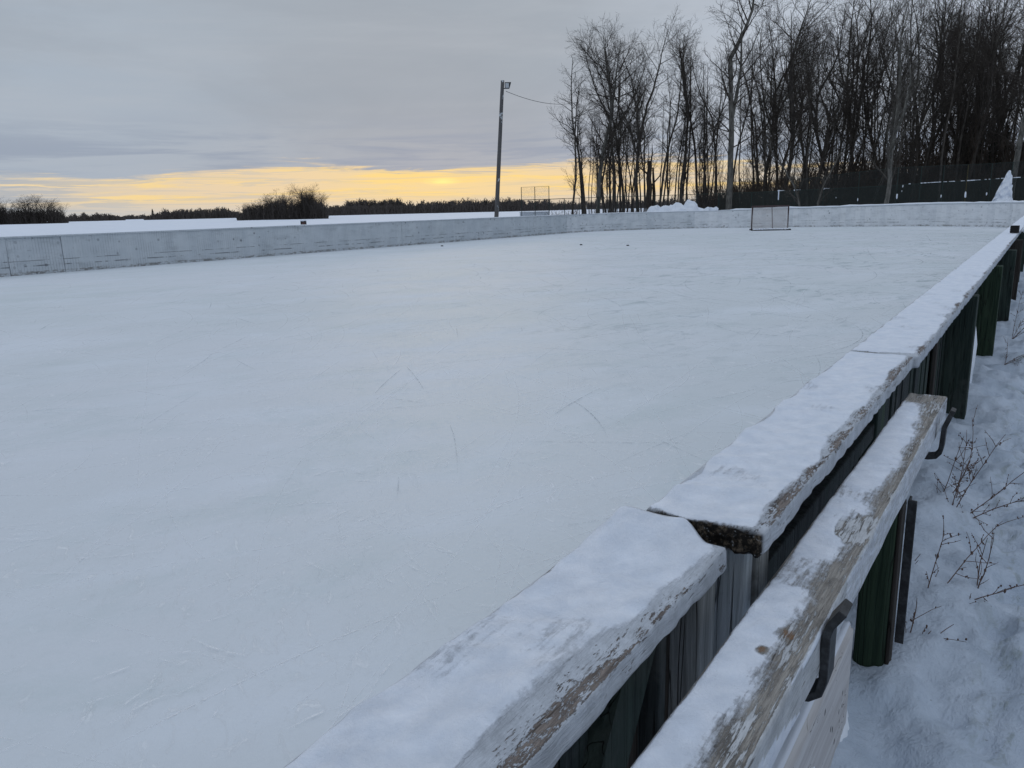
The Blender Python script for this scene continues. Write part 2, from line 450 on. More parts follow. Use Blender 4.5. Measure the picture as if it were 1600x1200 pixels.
    col = t.mix(g, (.05, .05, .052), (.13, .125, .125))
    col = t.mix(t.ramp(p, .60, .66), col, (.50, .54, .58))
    t.put(b.inputs['Base Color'], col); b.inputs['Roughness'].default_value = .85

    def plain(name, c, rough=.6, metal=0, var=.25, ns=20):
        m, t, b = newmat(name); M[name] = m
        n = t.noise(t.coord(), ns, 4, .6)
        t.put(b.inputs['Base Color'], t.mix(n, tuple(x*(1-var) for x in c), tuple(x*(1+var) for x in c)))
        b.inputs['Roughness'].default_value = rough; b.inputs['Metallic'].default_value = metal
    plain('lamp_metal', (.05, .052, .056), .5, .3)
    plain('lamp_glass', (.42, .45, .48), .25)
    plain('rubber', (.006, .006, .0065), .9)
    plain('goal_pipe', (.050, .024, .026), .6, .1)
    plain('galvanised', (.10, .115, .115), .6, .3)
    plain('green_pipe', (.012, .028, .024), .6, .2)
    plain('wire', (.03, .03, .032), .6)
    plain('ochre_post', (.060, .052, .022), .9, 0, .4, 8)
    plain('red_paint', (.09, .045, .042), .8)

    # ---- see-through nets (threads modelled as a fine pattern of the sheet)
    def net(name, col, pitch, thread, coordname='UV'):
        m, t, b = newmat(name); M[name] = m
        uvc = t.uv(); s = t.sep(uvc)
        a = t.math('ADD', s[0], s[1]); c = t.math('SUBTRACT', s[0], s[1])
        def line(x):
            fr = t.math('FRACT', t.math('DIVIDE', x, pitch))
            return t.math('LESS_THAN', t.math('ABSOLUTE', t.math('SUBTRACT', fr, .5)), thread/2)
        k = t.math('MAXIMUM', line(a), line(c))
        t.put(b.inputs['Base Color'], col); b.inputs['Roughness'].default_value = .7
        t.put(b.inputs['Alpha'], k)
    net('chain_mesh', (.05, .055, .058), .09, .06)
    net('dark_mesh', (.014, .020, .021), .05, .17)
    net('wind_screen', (.008, .017, .016), .03, .36)
    net('goal_net', (.55, .53, .53), .06, .22)
make_mats()

# ------------------------------------------------------------------ rink outline
R = 9.0; UE = 56.3; VF = -27.25; VN = -.53
def skew(u, v):
    k = min(max((u-38)/14, 0), 1); k = k*k*(3-2*k)
    return u + .105*(v+20)*k, v
def outline(off=0.0, u0=-14.0, n_arc=22):
    """open rink outline from the far side, round the end, back along the near side; off > 0 is outwards.
       returns (u, v, s)"""
    P = []
    r = R+off
    for u in np.arange(u0, UE-R, 1.5): P.append((u, VF-off))
    for k in range(n_arc+1):
        a = PI/2*k/n_arc
        P.append((UE-R+r*math.sin(a), VF+R-r*math.cos(a)))
    for v in np.linspace(VF+R, VN-R, 10)[1:-1]: P.append((UE+off, v))
    for k in range(n_arc+1):
        a = PI/2*k/n_arc
        P.append((UE-R+r*math.cos(a), VN-R+r*math.sin(a)))
    for u in np.arange(UE-R-1.5, u0, -1.5): P.append((u, VN+off))
    return [skew(u, v) for u, v in P]

# ------------------------------------------------------------------ setting
def build_setting():
    # ice sheet, its own local frame lies along the rink
    rz = -AZ
    P = outline(.03)
    vs = [(v, u, 0) for u, v in P]
    # behind the camera the rink closes with a straight cut far out of view
    faces = [tuple(range(len(vs)))[::-1]]; mi = [0]
    # skate grooves and scrapes cut by blades: thin curved ribbons within the same sheet
    rnd = random.Random(2024)
    z = .0015
    def groove(v0, u0, ang, L, curv, w, m):
        nonlocal z
        z += 1.6e-6
        n = max(3, int(L/.22)); st = L/n
        x, y = v0, u0; b = len(vs); k = 0
        for q in range(n+1):
            if not (-26.9 < x < -.66 and -13 < y < 54): break
            if y > 46 and (x < -21 or x > -6): break
            t = q/n; ww = w*math.sin(PI*min(max(t, .04), .96))**.6
            nx, ny = -math.sin(ang), math.cos(ang)
            vs.append((x+nx*ww/2, y+ny*ww/2, z)); vs.append((x-nx*ww/2, y-ny*ww/2, z))
            x += math.cos(ang)*st; y += math.sin(ang)*st
            ang += curv*st + rnd.gauss(0, .012)
            k += 1
        for q in range(k-1):
            faces.append((b+2*q, b+2*q+1, b+2*q+3, b+2*q+2)); mi.append(m)
    for k in range(2300):           # pale cuts, everywhere
        u = rnd.uniform(-1, 50) if k > 700 else rnd.uniform(-1, 14)
        v = -.7-rnd.random()**(1.0 if k > 700 else 1.4)*(26 if k > 700 else 15)
        L = rnd.choice((.25, .4, .7, 1.2, 2.2, 4.0))*rnd.uniform(.7, 1.4)
        groove(v, u, rnd.gauss(PI/2+.3, .9), L, rnd.gauss(0, .20), rnd.uniform(.003, .008)*(1+u/16), 1)
    for k in range(2100):           # dark cuts, mostly in the far right half
        u = 3+rnd.random()**1.1*42
        v = -.8-rnd.random()**1.7*19
        L = rnd.choice((.3, .5, .9, 1.6, 3.0, 5.0))*rnd.uniform(.7, 1.4)
        if u < 15 and rnd.random() < (.85 if u < 9 else .5): continue
        if u < 12: L = min(L, 1.2)
        groove(v, u, rnd.gauss(.15, 1.0), L, rnd.gauss(0, .20), rnd.uniform(.004, .010)*(1+u/14), 2)
    for k in range(700):            # broader scrapes of loosened frost
        u = rnd.uniform(-.5, 16); v = -.8-rnd.random()*17
        a = rnd.gauss(1.2, .7)
        for q in range(rnd.randint(3, 9)):
            groove(v+rnd.gauss(0, .16), u+rnd.gauss(0, .16), a+rnd.gauss(0, .30), rnd.uniform(.05, .34), rnd.gauss(0, 1.2), rnd.uniform(.003, .008), 1)
    o = mesh_obj('ice', vs, faces, [M['ice'], M['cut_pale'], M['cut_dark']], rz=rz, mi=mi)
    tag(o, kind='structure')
    # snow field: loops of the outline pushed outwards to the horizon
    offs = [.05, .14, .3, .6, 1, 1.6, 2.5, 4, 6, 9, 13, 18, 25, 35, 50, 75, 110, 160, 240, 380, 700, 1400, 2600]
    V = []; F = []
    base = outline(.0, -30)
    cx, cy = 20.0, -14.0
    for j, of in enumerate(offs):
        L = outline(min(of, 40), -30)
        for i, (u, v) in enumerate(L):
            if of > 40:
                d = Vector((u-cx, v-cy)); f = (of-40)
                u += d.x/d.length*f; v += d.y/d.length*f
                if i == 0 or i == len(L)-1: pass
            h = .26 if j else -.25
            h += .05*mn.noise(Vector((u*.35, v*.35, 3))) + .10*mn.noise(Vector((u*.06, v*.06, 9)))*min(1, of/8)
            if j == 1: h += .03
            # the near side bank behind the camera stays below the path
            if v > -.6 and of < 9 and u < 30: h = min(h, .16)
            w = W(u, v); V.append((w.x, w.y, h))
    n = len(L)
    for j in range(len(offs)-1):
        for i in range(n-1):
            F.append((j*n+i, j*n+i+1, (j+1)*n+i+1, (j+1)*n+i))
    # close the open side behind the camera
    for j in range(len(offs)-1):
        pass
    b = len(V)
    F2 = []
    # rear sheet: fan of the two ends
    ends = [(j*n, j*n+n-1) for j in range(len(offs))]
    for j in range(len(offs)-1):
        a0, b0 = ends[j]; a1, b1 = ends[j+1]
        F2.append((a0, b0, b1, a1)[::-1])
    o = mesh_obj('snow_field', V, F+F2, M['field'], smooth=True)
    tag(o, kind='structure')

    # trodden path on the right, fine relief
    us = np.concatenate([np.arange(-2.5, .8, .10), np.arange(.8, 4.5, .022), np.arange(4.5, 9, .05), np.arange(9, 24, .2)])
    vs_ = np.concatenate([np.arange(-.47, 1.1, .022), np.arange(1.1, 2.4, .06), np.arange(2.4, 7.5, .3)])
    V = []; pack = []
    for u in us:
        for v in vs_:
            base = .50 - .16*min(max((u-2.2)/4.0, 0), 1) - .05*min(max((u-6)/4, 0), 1)
            trk = math.exp(-((v - .28 - .03*math.sin(u*.9))/.40)**2)
            p = Vector((u*1.7, v*2.3, 0))
            h = base + .055*mn.noise(p*.8) + .040*mn.noise(p*2.1+Vector((5,0,0))) + .020*abs(mn.noise(p*4.7))
            h += .042*mn.turbulence(p*3.1, 5, False)*(.5+trk) - .026 + .009*mn.noise(Vector((u*14, v*14, 2)))
            h -= .055*trk
            # footprints
            c = mn.cell(Vector((round(u*2.3)*1.0, round(v*3.1)*1.0, 4)))
            fu = u*2.3-round(u*2.3); fv = v*3.1-round(v*3.1)
            if c > .35 and v > -.25:
                d = (fu*1.2)**2 + (fv*1.7)**2
                h -= .048*sst(.085, .035, d+.02*mn.noise(p*6))*(1 if (round(u*2.3)+round(v*3.1)) % 2 else .6)
            # drift against the boards and posts
            if v < -.25: h += .05*(-.25-v)/.22*(.5+.8*mn.noise(Vector((u*1.3, 2, 1))))
            # hollow by the boards behind the second post
            h += .10*math.exp(-((u-3.5)/.7)**2)*math.exp(-((v+.30)/.16)**2)
            e = min(1, (7.3-v)/1.5, (u+2.4)/.8, (23.5-u)/3)
            h = h*max(e, 0) + .10*(1-max(e, 0))
            V.append((v, u, h)); pack.append(min(1, trk*1.1+.25*mn.noise(p*1.5)))
    nu, nv = len(us), len(vs_)
    F = [(i*nv+j, i*nv+j+1, (i+1)*nv+j+1, (i+1)*nv+j) for i in range(nu-1) for j in range(nv-1)]
    o = mesh_obj('path', V, F, M['path'], smooth=True, attrs={'pack': pack}, rz=-AZ)
    tag(o, kind='structure')
build_setting()

# ------------------------------------------------------------------ rink boards (far side and end)
def wall_h(u, v):
    k = min(max((u-40)/10, 0), 1)*min(max((v+20)/14, 0), 1)
    return 1.19 + .17*k

def strip_wall(root, P, s0, name, lab=None, lean=0.0, mat='wall'):
    """one board panel following outline points P (list of (u,v)); thickness outwards"""
    V = []; UV = []; F = []
    s = s0
    m = len(P)
    for i, (u, v) in enumerate(P):
        if i: s += math.hypot(u-P[i-1][0], v-P[i-1][1])
        a = P[min(i+1, m-1)]; b = P[max(i-1, 0)]
        d = Vector((a[0]-b[0], a[1]-b[1])); d.normalize()
        nr = Vector((d.y, -d.x))           # outwards (outline runs with the rink on its left side -> flip below)
        if nr.dot(Vector((u-25, v+14))) < 0: nr = -nr
        H = wall_h(u, v)
        for (o, z) in ((0, 0), (0, H), (.09, H), (.09, 0)):
            oo = o + lean*z
            w = W(u+nr.x*oo, v+nr.y*oo, z)
            V.append((w.x, w.y, w.z-.0)); UV.append((s, z if o == 0 else z+.01))
    for i in range(m-1):
        for k in range(4):
            k2 = (k+1) % 4
            F.append((i*4+k, i*4+k2, (i+1)*4+k2, (i+1)*4+k))
    F += [(0, 1, 2, 3), tuple((m-1)*4+k for k in (3, 2, 1, 0))]
    o = mesh_obj(name, V, F, M[mat], root, uv=UV)
    return o, s

def top_board(root, P, name='cap_board'):
    V = []; UV = []; F = []; s = 0; m = len(P)
    for i, (u, v) in enumerate(P):
        if i: s += math.hypot(u-P[i-1][0], v-P[i-1][1])
        a = P[min(i+1, m-1)]; b = P[max(i-1, 0)]
        d = Vector((a[0]-b[0], a[1]-b[1])); d.normalize()
        nr = Vector((d.y, -d.x))
        if nr.dot(Vector((u-25, v+14))) < 0: nr = -nr
        H = wall_h(u, v)+.003
        for (o, z) in ((-.03, H), (-.03, H+.045), (.22, H+.045), (.22, H)):
            w = W(u+nr.x*o, v+nr.y*o, z); V.append((w.x, w.y, w.z)); UV.append((s, .7))
    for i in range(m-1):
        for k in range(4):
            k2 = (k+1) % 4
            F.append((i*4+k, i*4+k2, (i+1)*4+k2, (i+1)*4+k))
    F += [(0, 1, 2, 3), tuple((m-1)*4+k for k in (3, 2, 1, 0))]
    return mesh_obj(name, V, F, M['wall'], root, uv=UV)

def seg(u0, u1, step=.8):
    n = max(2, int(abs(u1-u0)/step)+1)
    return [skew(u, VF) for u in np.linspace(u0, u1, n)]

full = outline(0, -14, 30)
i_far_end = next(i for i, p in enumerate(full) if p[0] > UE-R-.1 or False)

def ridge(name, P, hh, seed, ww, lab, inner=-.02, gap=0):
    """lumpy snow lying along the top of the boards"""
    V = []; F = []; m = len(P); K = 7
    s = 0
    for i, (u, v) in enumerate(P):
        a = P[min(i+1, m-1)]; b = P[max(i-1, 0)]
        if i: s += math.hypot(u-P[i-1][0], v-P[i-1][1])
        d = Vector((a[0]-b[0], a[1]-b[1])); d.normalize()
        nr = Vector((d.y, -d.x))
        if nr.dot(Vector((u-25, v+14))) < 0: nr = -nr
        H = wall_h(u, v)+.05
        q = .55+.9*abs(mn.noise(Vector((s*.35, seed, 0))))+.35*mn.noise(Vector((s*1.5, seed, 5)))
        q *= min(1, i/3, (m-1-i)/3)
        for k in range(K):
            x = k/(K-1)
            o = inner + ww*x
            z = H - .004 + max(.0, hh*q*math.sin(PI*x)**.6)
            w = W(u+nr.x*o, v+nr.y*o, z); V.append((w.x, w.y, w.z))
    for i in range(m-1):
        for k in range(K-1):
            F.append((i*K+k, i*K+k+1, (i+1)*K+k+1, (i+1)*K+k))
        F.append((i*K+K-1, i*K, (i+1)*K, (i+1)*K+K-1))
    o = mesh_obj(name, V, F, M['snow'], smooth=True)
    tag(o, label=lab, cat='snow')
    return o

def dense(P, step=.25):
    out = [P[0]]
    for a, b in zip(P[:-1], P[1:]):
        L = math.hypot(b[0]-a[0], b[1]-a[1]); n = max(1, int(L/step))
        for k in range(1, n+1): out.append((a[0]+(b[0]-a[0])*k/n, a[1]+(b[1]-a[1])*k/n))
    return out

def build_far_walls():
    r = empty('rink_boards', W(20, VF, 0), label='long white wooden rink boards on the far left side of the ice', cat='rink boards')
    o0 = r.location.copy()
    def fix(o): o.location = -o0
    cuts = [-14, 11.45, 13.15, 30, UE-R]
    s = 0
    for a, b in zip(cuts[:-1], cuts[1:]):
        P = seg(a, b-.02)
        o, s2 = strip_wall(r, P, s, 'board_panel', lean=.03 if a == 11.45 else 0)
        s = s2+.3; fix(o)
    P = dense([skew(u, VF) for u in (-14, 10, 30, 38, 44, UE-R)], 1.0)
    fix(top_board(r, P))
    r2 = empty('rink_boards', W(UE, -14, 0), label='curved white boards round the far end of the rink, behind the hockey goal', cat='rink boards')
    arc = [p for p in full]
    # points of the end: from start of the first arc to the end of the second
    n_st = len(np.arange(-14, UE-R, 1.5))
    E = full[n_st:n_st+31+8+31]
    third = [E[:24], E[23:47], E[46:]]
    s = 70.0
    o1 = r2.location.copy()
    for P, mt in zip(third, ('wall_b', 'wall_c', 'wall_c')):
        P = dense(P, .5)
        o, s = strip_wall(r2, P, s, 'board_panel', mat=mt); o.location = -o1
    o = top_board(r2, E); o.location = -o1
    ridge('snow_ridge', dense(E[26:], .3), .13, 3.3, .26, 'lumpy snow lying along the top of the far end boards right of the goal')
    ridge('snow_ridge', dense(E[6:25], .3), .045, 8.3, .24, 'thin snow lying on the top edge of the curved corner boards left of the goal')
    L = dense([skew(u, VF) for u in np.arange(-13, UE-R, 4)], .6)
    ridge('snow_ridge', L, .030, 12.3, .24, 'thin even snow along the top edge of the long far left boards')
build_far_walls()

# ------------------------------------------------------------------ near boards
# local frame of everything here: x = v (outwards), y = u (along), z = world height
def rough_beam(name, mat, x0, x1, y0, y1, z0, z1, fx, fy, fz, fn, parent, r=.006, org=(0, 0, 0), ygrid=None):
    """a box whose whole surface is a fine grid; fn(p, n) -> (displacement, snow, wear, rot, rust)"""
    def lin(a, b, st): return list(np.linspace(a, b, max(2, int(round((b-a)/st))+1)))
    X = lin(x0, x1, fx); Y = ygrid if ygrid is not None else lin(y0, y1, fy); Z = lin(z0, z1, fz)
    idx = {}; V = []; A = [[], [], [], []]; F = []
    def vid(i, j, k):
        key = (i, j, k)
        if key in idx: return idx[key]
        p = Vector((X[i], Y[j], Z[k]))
        q = Vector((min(max(p.x, x0+r), x1-r), min(max(p.y, y0+r), y1-r), min(max(p.z, z0+r), z1-r)))
        d = p-q
        if d.length > 1e-9:
            n = d.normalized(); p = q+n*r
        else: n = Vector((0, 0, 1))
        disp, sn, we, ro, ru = fn(p, n)
        p = p+n*disp
        idx[key] = len(V); V.append((p.x-org[0], p.y-org[1], p.z-org[2]))
        A[0].append(sn); A[1].append(we); A[2].append(ro); A[3].append(ru)
        return idx[key]
    nx, ny, nz = len(X), len(Y), len(Z)
    for j in range(ny-1):
        for i in range(nx-1):
            F.append((vid(i, j, nz-1), vid(i+1, j, nz-1), vid(i+1, j+1, nz-1), vid(i, j+1, nz-1)))
            F.append((vid(i, j, 0), vid(i, j+1, 0), vid(i+1, j+1, 0), vid(i+1, j, 0)))
        for k in range(nz-1):
            F.append((vid(nx-1, j, k), vid(nx-1, j+1, k), vid(nx-1, j+1, k+1), vid(nx-1, j, k+1)))
            F.append((vid(0, j, k), vid(0, j, k+1), vid(0, j+1, k+1), vid(0, j+1, k)))
    for i in range(nx-1):
        for k in range(nz-1):
            F.append((vid(i, 0, k), vid(i+1, 0, k), vid(i+1, 0, k+1), vid(i, 0, k+1)))
            F.append((vid(i, ny-1, k), vid(i, ny-1, k+1), vid(i+1, ny-1, k+1), vid(i+1, ny-1, k)))
    return mesh_obj(name, V, F, mat, parent, smooth=True, attrs={'snow': A[0], 'wear': A[1], 'rot': A[2], 'rust': A[3]})


def cap_fn(x0, x1, y0, y1, ztop, seed, edgew, rot_near=0.0, snowh=.013, pile=0.0):
    def fn(p, n):
        eo = x1-p.x; ei = p.x-x0; en = p.y-y0; ef = y1-p.y
        P = Vector((p.x, p.y, seed))
        nb = mn.noise(Vector((p.x*4, p.y*3.2, seed)))
        nf = mn.noise(Vector((p.x*16, p.y*9, seed+3)))
        nv = mn.noise(Vector((p.x*40, p.y*22, seed+5)))
        up = max(0, n.z)
        # the snow keeps back from the outer edge by an uneven band
        band = edgew*(.75+1.2*nb)
        so = sst(band-.012, band+.026, eo+.014*nf)
        si = sst(.000, .013, ei+.010*nf-.012*max(0, mn.noise(Vector((p.y*6, 3, seed))))+.003)
        sn_ = sst(.002, .03, en+.02*nf) * sst(.0, .02, ef+.01*nf)
        s = up*so*si*sn_
        rip = .55-2.2*abs(mn.noise(Vector((p.x*5+p.y*2.0, p.y*7.5-p.x*6, seed+9)))) if up > .5 else 0
        rip2 = mn.noise(Vector((p.x*26+p.y*6.0, p.y*30-p.x*9, seed+19)))+.5*mn.noise(Vector((p.x*60, p.y*55, seed)))
        disp = s*(snowh*(.7+1.0*nb) + .0062*rip + .0028*rip2) if up > .5 else 0
        thin = sst(.05, .40, mn.noise(Vector((p.x*7+p.y*2, p.y*5, seed+31))))
        s *= 1-.33*thin
        if up > .5 and pile: disp += pile*sst(.16, .0, ef)*sst(-.435, -.49, p.x)*sst(.0, .03, ei)
        wear = sst(.085, .0, eo)*.95*(.8+.8*nb) if up > .3 else .22+.40*max(0, nb)
        wear = max(wear, .95*sst(.020, .002, ei)*(.65+.9*nf)) if up > .3 else wear
        if n.x < -.5: wear = .30+.6*sst(-.1, .4, nf); s = .25
        wear = max(wear, .9*sst(.10, .0, en)*(.6+.8*nf)) if up > .3 else wear
        ro = 0
        if n.y < -.5: ro = rot_near
        elif en < .02 and rot_near: ro = rot_near*sst(.02, .0, en)*.8
        # timber eaten away along the outer arris
        if s < .3:
            disp -= .0055*max(0, nv+.2)*sst(.03, 0, eo)
            disp -= .004*max(0, nf)
        if n.y < -.5 and rot_near:
            disp += .012*mn.noise(P*60)+.010*mn.noise(Vector((p.x*35, 0, p.z*35)))
        if n.x > .5:
            disp += .0018*mn.noise(Vector((0, p.y*5, p.z*20+seed)))
            s = .36*sst(.0, .35, mn.noise(Vector((p.y*7, p.z*40, seed+2))))+.06
            wear = .30+.45*max(0, mn.noise(Vector((p.y*6, p.z*50, seed+6))))+.35*sst(.012, 0, ztop-p.z)
        if n.z < -.5 and eo < .03:
            disp -= .006*max(0, mn.noise(Vector((p.y*9, seed, 0))))
        return disp, s, min(1, max(0, wear)), ro, 0
    return fn

def build_near():
    Z = lambda z: CAMZ+z
    r = empty('rink_boards', W(3.0, -.47, .3), -AZ, label='near side rink boards with snowy white cap and dark green posts on the outside', cat='rink boards')
    org = (-.47, 3.0, .3)
    # caps
    o = rough_beam('cap_board', M['cap_timber'], -.628, -.402, -1.2, 1.245, Z(-.635), Z(-.590), .0042, .006, .008,
                   cap_fn(-.628, -.402, -1.2, 1.245, Z(-.59), 1.3, .034, snowh=.011, pile=.034), r, .007, org)
    tag(o, label='nearest cap board, thickly dusted with snow, bare brown along its outer edge')
    o = rough_beam('cap_board', M['cap_timber'], -.572, -.346, 1.262, 3.118, Z(-.609), Z(-.563), .0045, .007, .008,
                   cap_fn(-.572, -.346, 1.262, 3.118, Z(-.563), 7.7, .017, 1.0, .006), r, .006, org)
    tag(o, label='middle cap board with a dark rotten near end and peeling white paint')
    yg = list(np.arange(3.155, 8, .02))+list(np.arange(8, 20, .08))+list(np.arange(20, UE-R+3, .5))
    o = rough_beam('cap_board', M['cap_timber'], -.578, -.336, 3.155, yg[-1], Z(-.620), Z(-.570), .010, .02, .012,
                   cap_fn(-.578, -.336, 3.155, yg[-1], Z(-.57), 13.1, .006, 0, .006), r, .005, org, ygrid=yg)
    tag(o, label='long far cap board evenly covered with thin snow')
    # thin board face towards the ice
    mb = MB(); mb.box(-.545+.47, -.515+.47, -1.2-3, UE-R+1.5-3, -.3, Z(-.64)-.3)
    mb.build('board_panel', M['white_wood'], r)
    # vertical planks seen from outside
    def planks(y0, y1, seed, mats, dx=0.0, z1=Z(-.655)):
        rnd = random.Random(seed); mb = MB(); y = y0; mi = []
        while y < y1:
            w = rnd.choice((.085, .095, .11, .14))
            x = -.512+rnd.uniform(0, .018)+dx
            a = rnd.uniform(-.004, .004)
            b = len(mb.f)
            mb.box(x+.47, x+.025+.47, y-3+.003, y+w-.004-3, .10-.3, z1-.3-rnd.uniform(0, .004))
            k = rnd.randrange(len(mats))
            mi += [k]*(len(mb.f)-b)
            y += w
        return mb.build('plank_backing', mats, r, mi=mi)
    planks(-1.2, 1.21, 3, [M['dark_wood'], M['green_wood'], M['dark_wood'], M['grey_wood'], M['brown_wood']])
    planks(1.44, 5.0, 4, [M['dark_wood'], M['dark_wood'], M['green_wood'], M['brown_wood']])
    planks(5.3, UE-R, 5, [M['green_wood'], M['dark_wood'], M['green_wood']])
    def timber(name, x0, x1, y0, y1, z0, z1, mat, lab=None, par=r, n=1):
        mb = MB(); mb.box(x0+.47, x1+.47, y0-3, y1-3, z0-.3, z1-.3)
        o = mb.build(name, mat, par)
        bv = o.modifiers.new('bevel', 'BEVEL'); bv.width = .005; bv.segments = 2
        if lab: tag(o, label=lab)
        return o
    timber('stud', -.475, -.388, 1.315, 1.352, .3, Z(-.612), M['white_wood'], 'whitish weathered stud under the rotten end of the middle cap')
    timber('stud', -.475, -.378, 1.354, 1.425, .3, Z(-.6115), M['grey_wood'])
    timber('stud', -.480, -.420, 1.17, 1.245, .3, Z(-.640), M['grey_wood'], 'grey weathered stud under the far end of the nearest cap')
    timber('stud', -.483, -.435, 1.03, 1.06, .3, Z(-.640), M['dark_wood'])
    timber('stud', -.483, -.43, 2.98, 3.07, .3, Z(-.612), M['green_wood'])
    timber('stud', -.483, -.44, 3.12, 3.20, .3, Z(-.6225), M['moss_wood'])
    # horizontal girt low between the planks
    timber('girt', -.484, -.44, 1.43, 3.0, Z(-.86), Z(-.80), M['dark_wood'])
    # diagonal brace under the nearest cap
    a = Vector((-.452, 1.00, Z(-.640))); c = Vector((-.452, .48, .35))
    d = (c-a).normalized(); up = Vector((0, -d.z, d.y)); w = .050
    pts = []
    for x in (-.481, -.441):
        for q in (a+up*w, a-up*w, c-up*w, c+up*w): pts.append((x+.47, q.y-3, q.z-.3))
    o = mesh_obj('brace', pts, [(0,1,2,3),(4,7,6,5),(0,4,5,1),(1,5,6,2),(2,6,7,3),(3,7,4,0)], M['green_wood'], r)
    tag(o, label='grey green diagonal brace under the nearest cap')
    # posts
    def post(y, x0, x1, th, z0, mat, lab=None, ztop=None):
        timber('post', x0, x1, y, y+th, z0, ztop or Z(-.623), mat, lab)
    post(5.78, -.483, -.311, .14, .25, M['green_wood'], 'first wide green post beyond the rail end')
    post(5.2, -.4832, -.462, .09, .25, M['brown_wood'])
    post(7.25, -.455, -.395, .05, .2, M['green_wood'])
    post(8.40, -.483, -.283, .14, .16, M['moss_wood'], 'second wide green post, standing clear of the planks')
    post(11.0, -.483, -.250, .14, .14, M['green_wood'])
    post(13.6, -.483, -.245, .14, .12, M['brown_wood'])
    for k in range(12):
        post(16.2+k*2.6, -.483, -.28, .14, .12, M['green_wood'])
    # snow drift standing in the slot between plank and second post
    mb = MB()
    mb.blob((-.375, 6.75, .50), .10, 4, (.35, .9, 2.9), 8, .5)
    o = mb.build('snow_clump', M['snow'], smooth=True, rz=-AZ)
    tag(o, label='tall clump of snow lodged between the first and second wide green posts', cat='snow')

    # iron brackets carrying the rail
    def bracket(y, w, lab, prof, dz=0.0):
        V = []; F = []; th = .014
        n = len(prof)
        for i, (x, z) in enumerate(prof):
            a = Vector(prof[min(i+1, n-1)]); b = Vector(prof[max(i-1, 0)])
            d = (a-b).normalized(); nr = Vector((-d.y, d.x))
            for (yy, sg) in ((y-w/2, -1), (y+w/2, -1), (y+w/2, 1), (y-w/2, 1)):
                V.append((x+nr.x*sg*th/2+.47, yy-3, Z(z)+nr.y*sg*th/2-.3+dz))
        for i in range(n-1):
            for k in range(4):
                k2 = (k+1) % 4
                F.append((i*4+k, i*4+k2, (i+1)*4+k2, (i+1)*4+k))
        F += [(0, 3, 2, 1), tuple((n-1)*4+k for k in range(4))]
        o = mesh_obj('iron_bracket', V, F, M['iron'], r)
        bv = o.modifiers.new('bevel', 'BEVEL'); bv.width = .0018; bv.segments = 2
        tag(o, label=lab)
    bracket(1.205, .050, 'black iron hook bracket over the edge of the rail, nearer one', [(-.33, -.797), (-.262, -.797), (-.240, -.793), (-.224, -.780), (-.2185, -.755), (-.2185, -.676), (-.214, -.657), (-.196, -.628)])
    bracket(2.67, .045, 'black iron hook bracket at the far end of the rail', [(-.31, -.80), (-.23, -.80), (-.210, -.795), (-.199, -.78), (-.196, -.76), (-.194, -.70), (-.174, -.64)])

    # ---- gate post with angle iron
    g = empty('gate_post', W(1.93, -.30, .45), -AZ, label='short mossy green post carrying the snowy rail, black angle iron on its outer side', cat='post')
    def gbox(name, x0, x1, y0, y1, z0, z1, mat, bev=.006):
        mb = MB(); mb.box(x0+.30, x1+.30, y0-1.93, y1-1.93, z0-.45, z1-.45)
        o = mb.build(name, mat, g)
        bv = o.modifiers.new('bevel', 'BEVEL'); bv.width = bev; bv.segments = 2
        return o
    gbox('post_body', -.315, -.237, 2.09, 2.16, .40, Z(-.757), M['moss_wood'], .010)
    gbox('post_face', -.236, -.226, 2.10, 2.165, .46, Z(-.775), M['brown_wood'], .003)
    gbox('angle_iron', -.2245, -.202, 2.17, 2.178, Z(-1.20), Z(-.78), M['iron'], .002)
    gbox('angle_iron', -.2245, -.218, 2.1795, 2.21, Z(-1.20), Z(-.78), M['iron'], .002)

    # ---- the rail
    rr = empty('rail', W(1.4, -.282, Z(-.70)), -AZ-.006, label='thick white wooden rail dusted with snow, resting in black iron hooks outside the boards', cat='rail')
    x0, x1, y0, y1 = -.352, -.232, -.7, 2.955
    rusts = [(-.272, 1.135, .017), (-.292, 1.065, .010)]
    def rfn(p, n):
        eo = x1-p.x; ei = p.x-x0; ef = y1-p.y
        nb = mn.noise(Vector((p.x*5, p.y*2.6, 4.4))); nf = mn.noise(Vector((p.x*18, p.y*11, 2)))
        ng = mn.noise(Vector((p.x*150, p.y*3, 8)))
        up = max(0, n.z)
        band = .012+.030*max(0, nb)+.016*sst(1.75, .9, p.y)+.02*sst(2.6, 2.9, p.y)
        s = up*sst(band-.035, band+.060, eo+.014*nf)*sst(-.002, .012, ei+.004*nf)*sst(.06, .30, ef+.06*nf)
        # streaks where the snow is blown thin
        thin = sst(.10, .42, mn.noise(Vector((p.x*3+p.y*.6, p.y*5.2, 14.4))))
        s *= 1-.35*thin
        # scraped patch
        dp = math.hypot((p.x+.262)/.040, (p.y-1.62)/.085)
        sc = sst(1.25, .7, dp+.55*nf+.3*mn.noise(Vector((p.x*90, p.y*9, 4))))
        s *= 1-.9*sc
        rip = mn.noise(Vector((p.x*14+p.y*4, p.y*16, 3)))
        disp = s*(.006*(.9+.9*nb)+.0034*(.5-2*abs(rip))) if up > .5 else 0
        wear = .74+.3*nf if up > .3 else .10
        wear = wear*(1-sc)+.42*sc
        if n.x > .5:
            wear = .55 if mn.noise(Vector((p.y*1.8, 3, p.z*6))) > .18 else .06
            s = .55 if mn.noise(Vector((p.y*3.1, 7, p.z*9))) > -.25 else .2
            disp += .003*mn.noise(Vector((1, p.y*6, p.z*25)))
            if p.y < 1.2 and s > .4:
                disp += .006*sst(-.1, .4, mn.noise(Vector((2, p.y*3.5, p.z*10))))
                s = .75
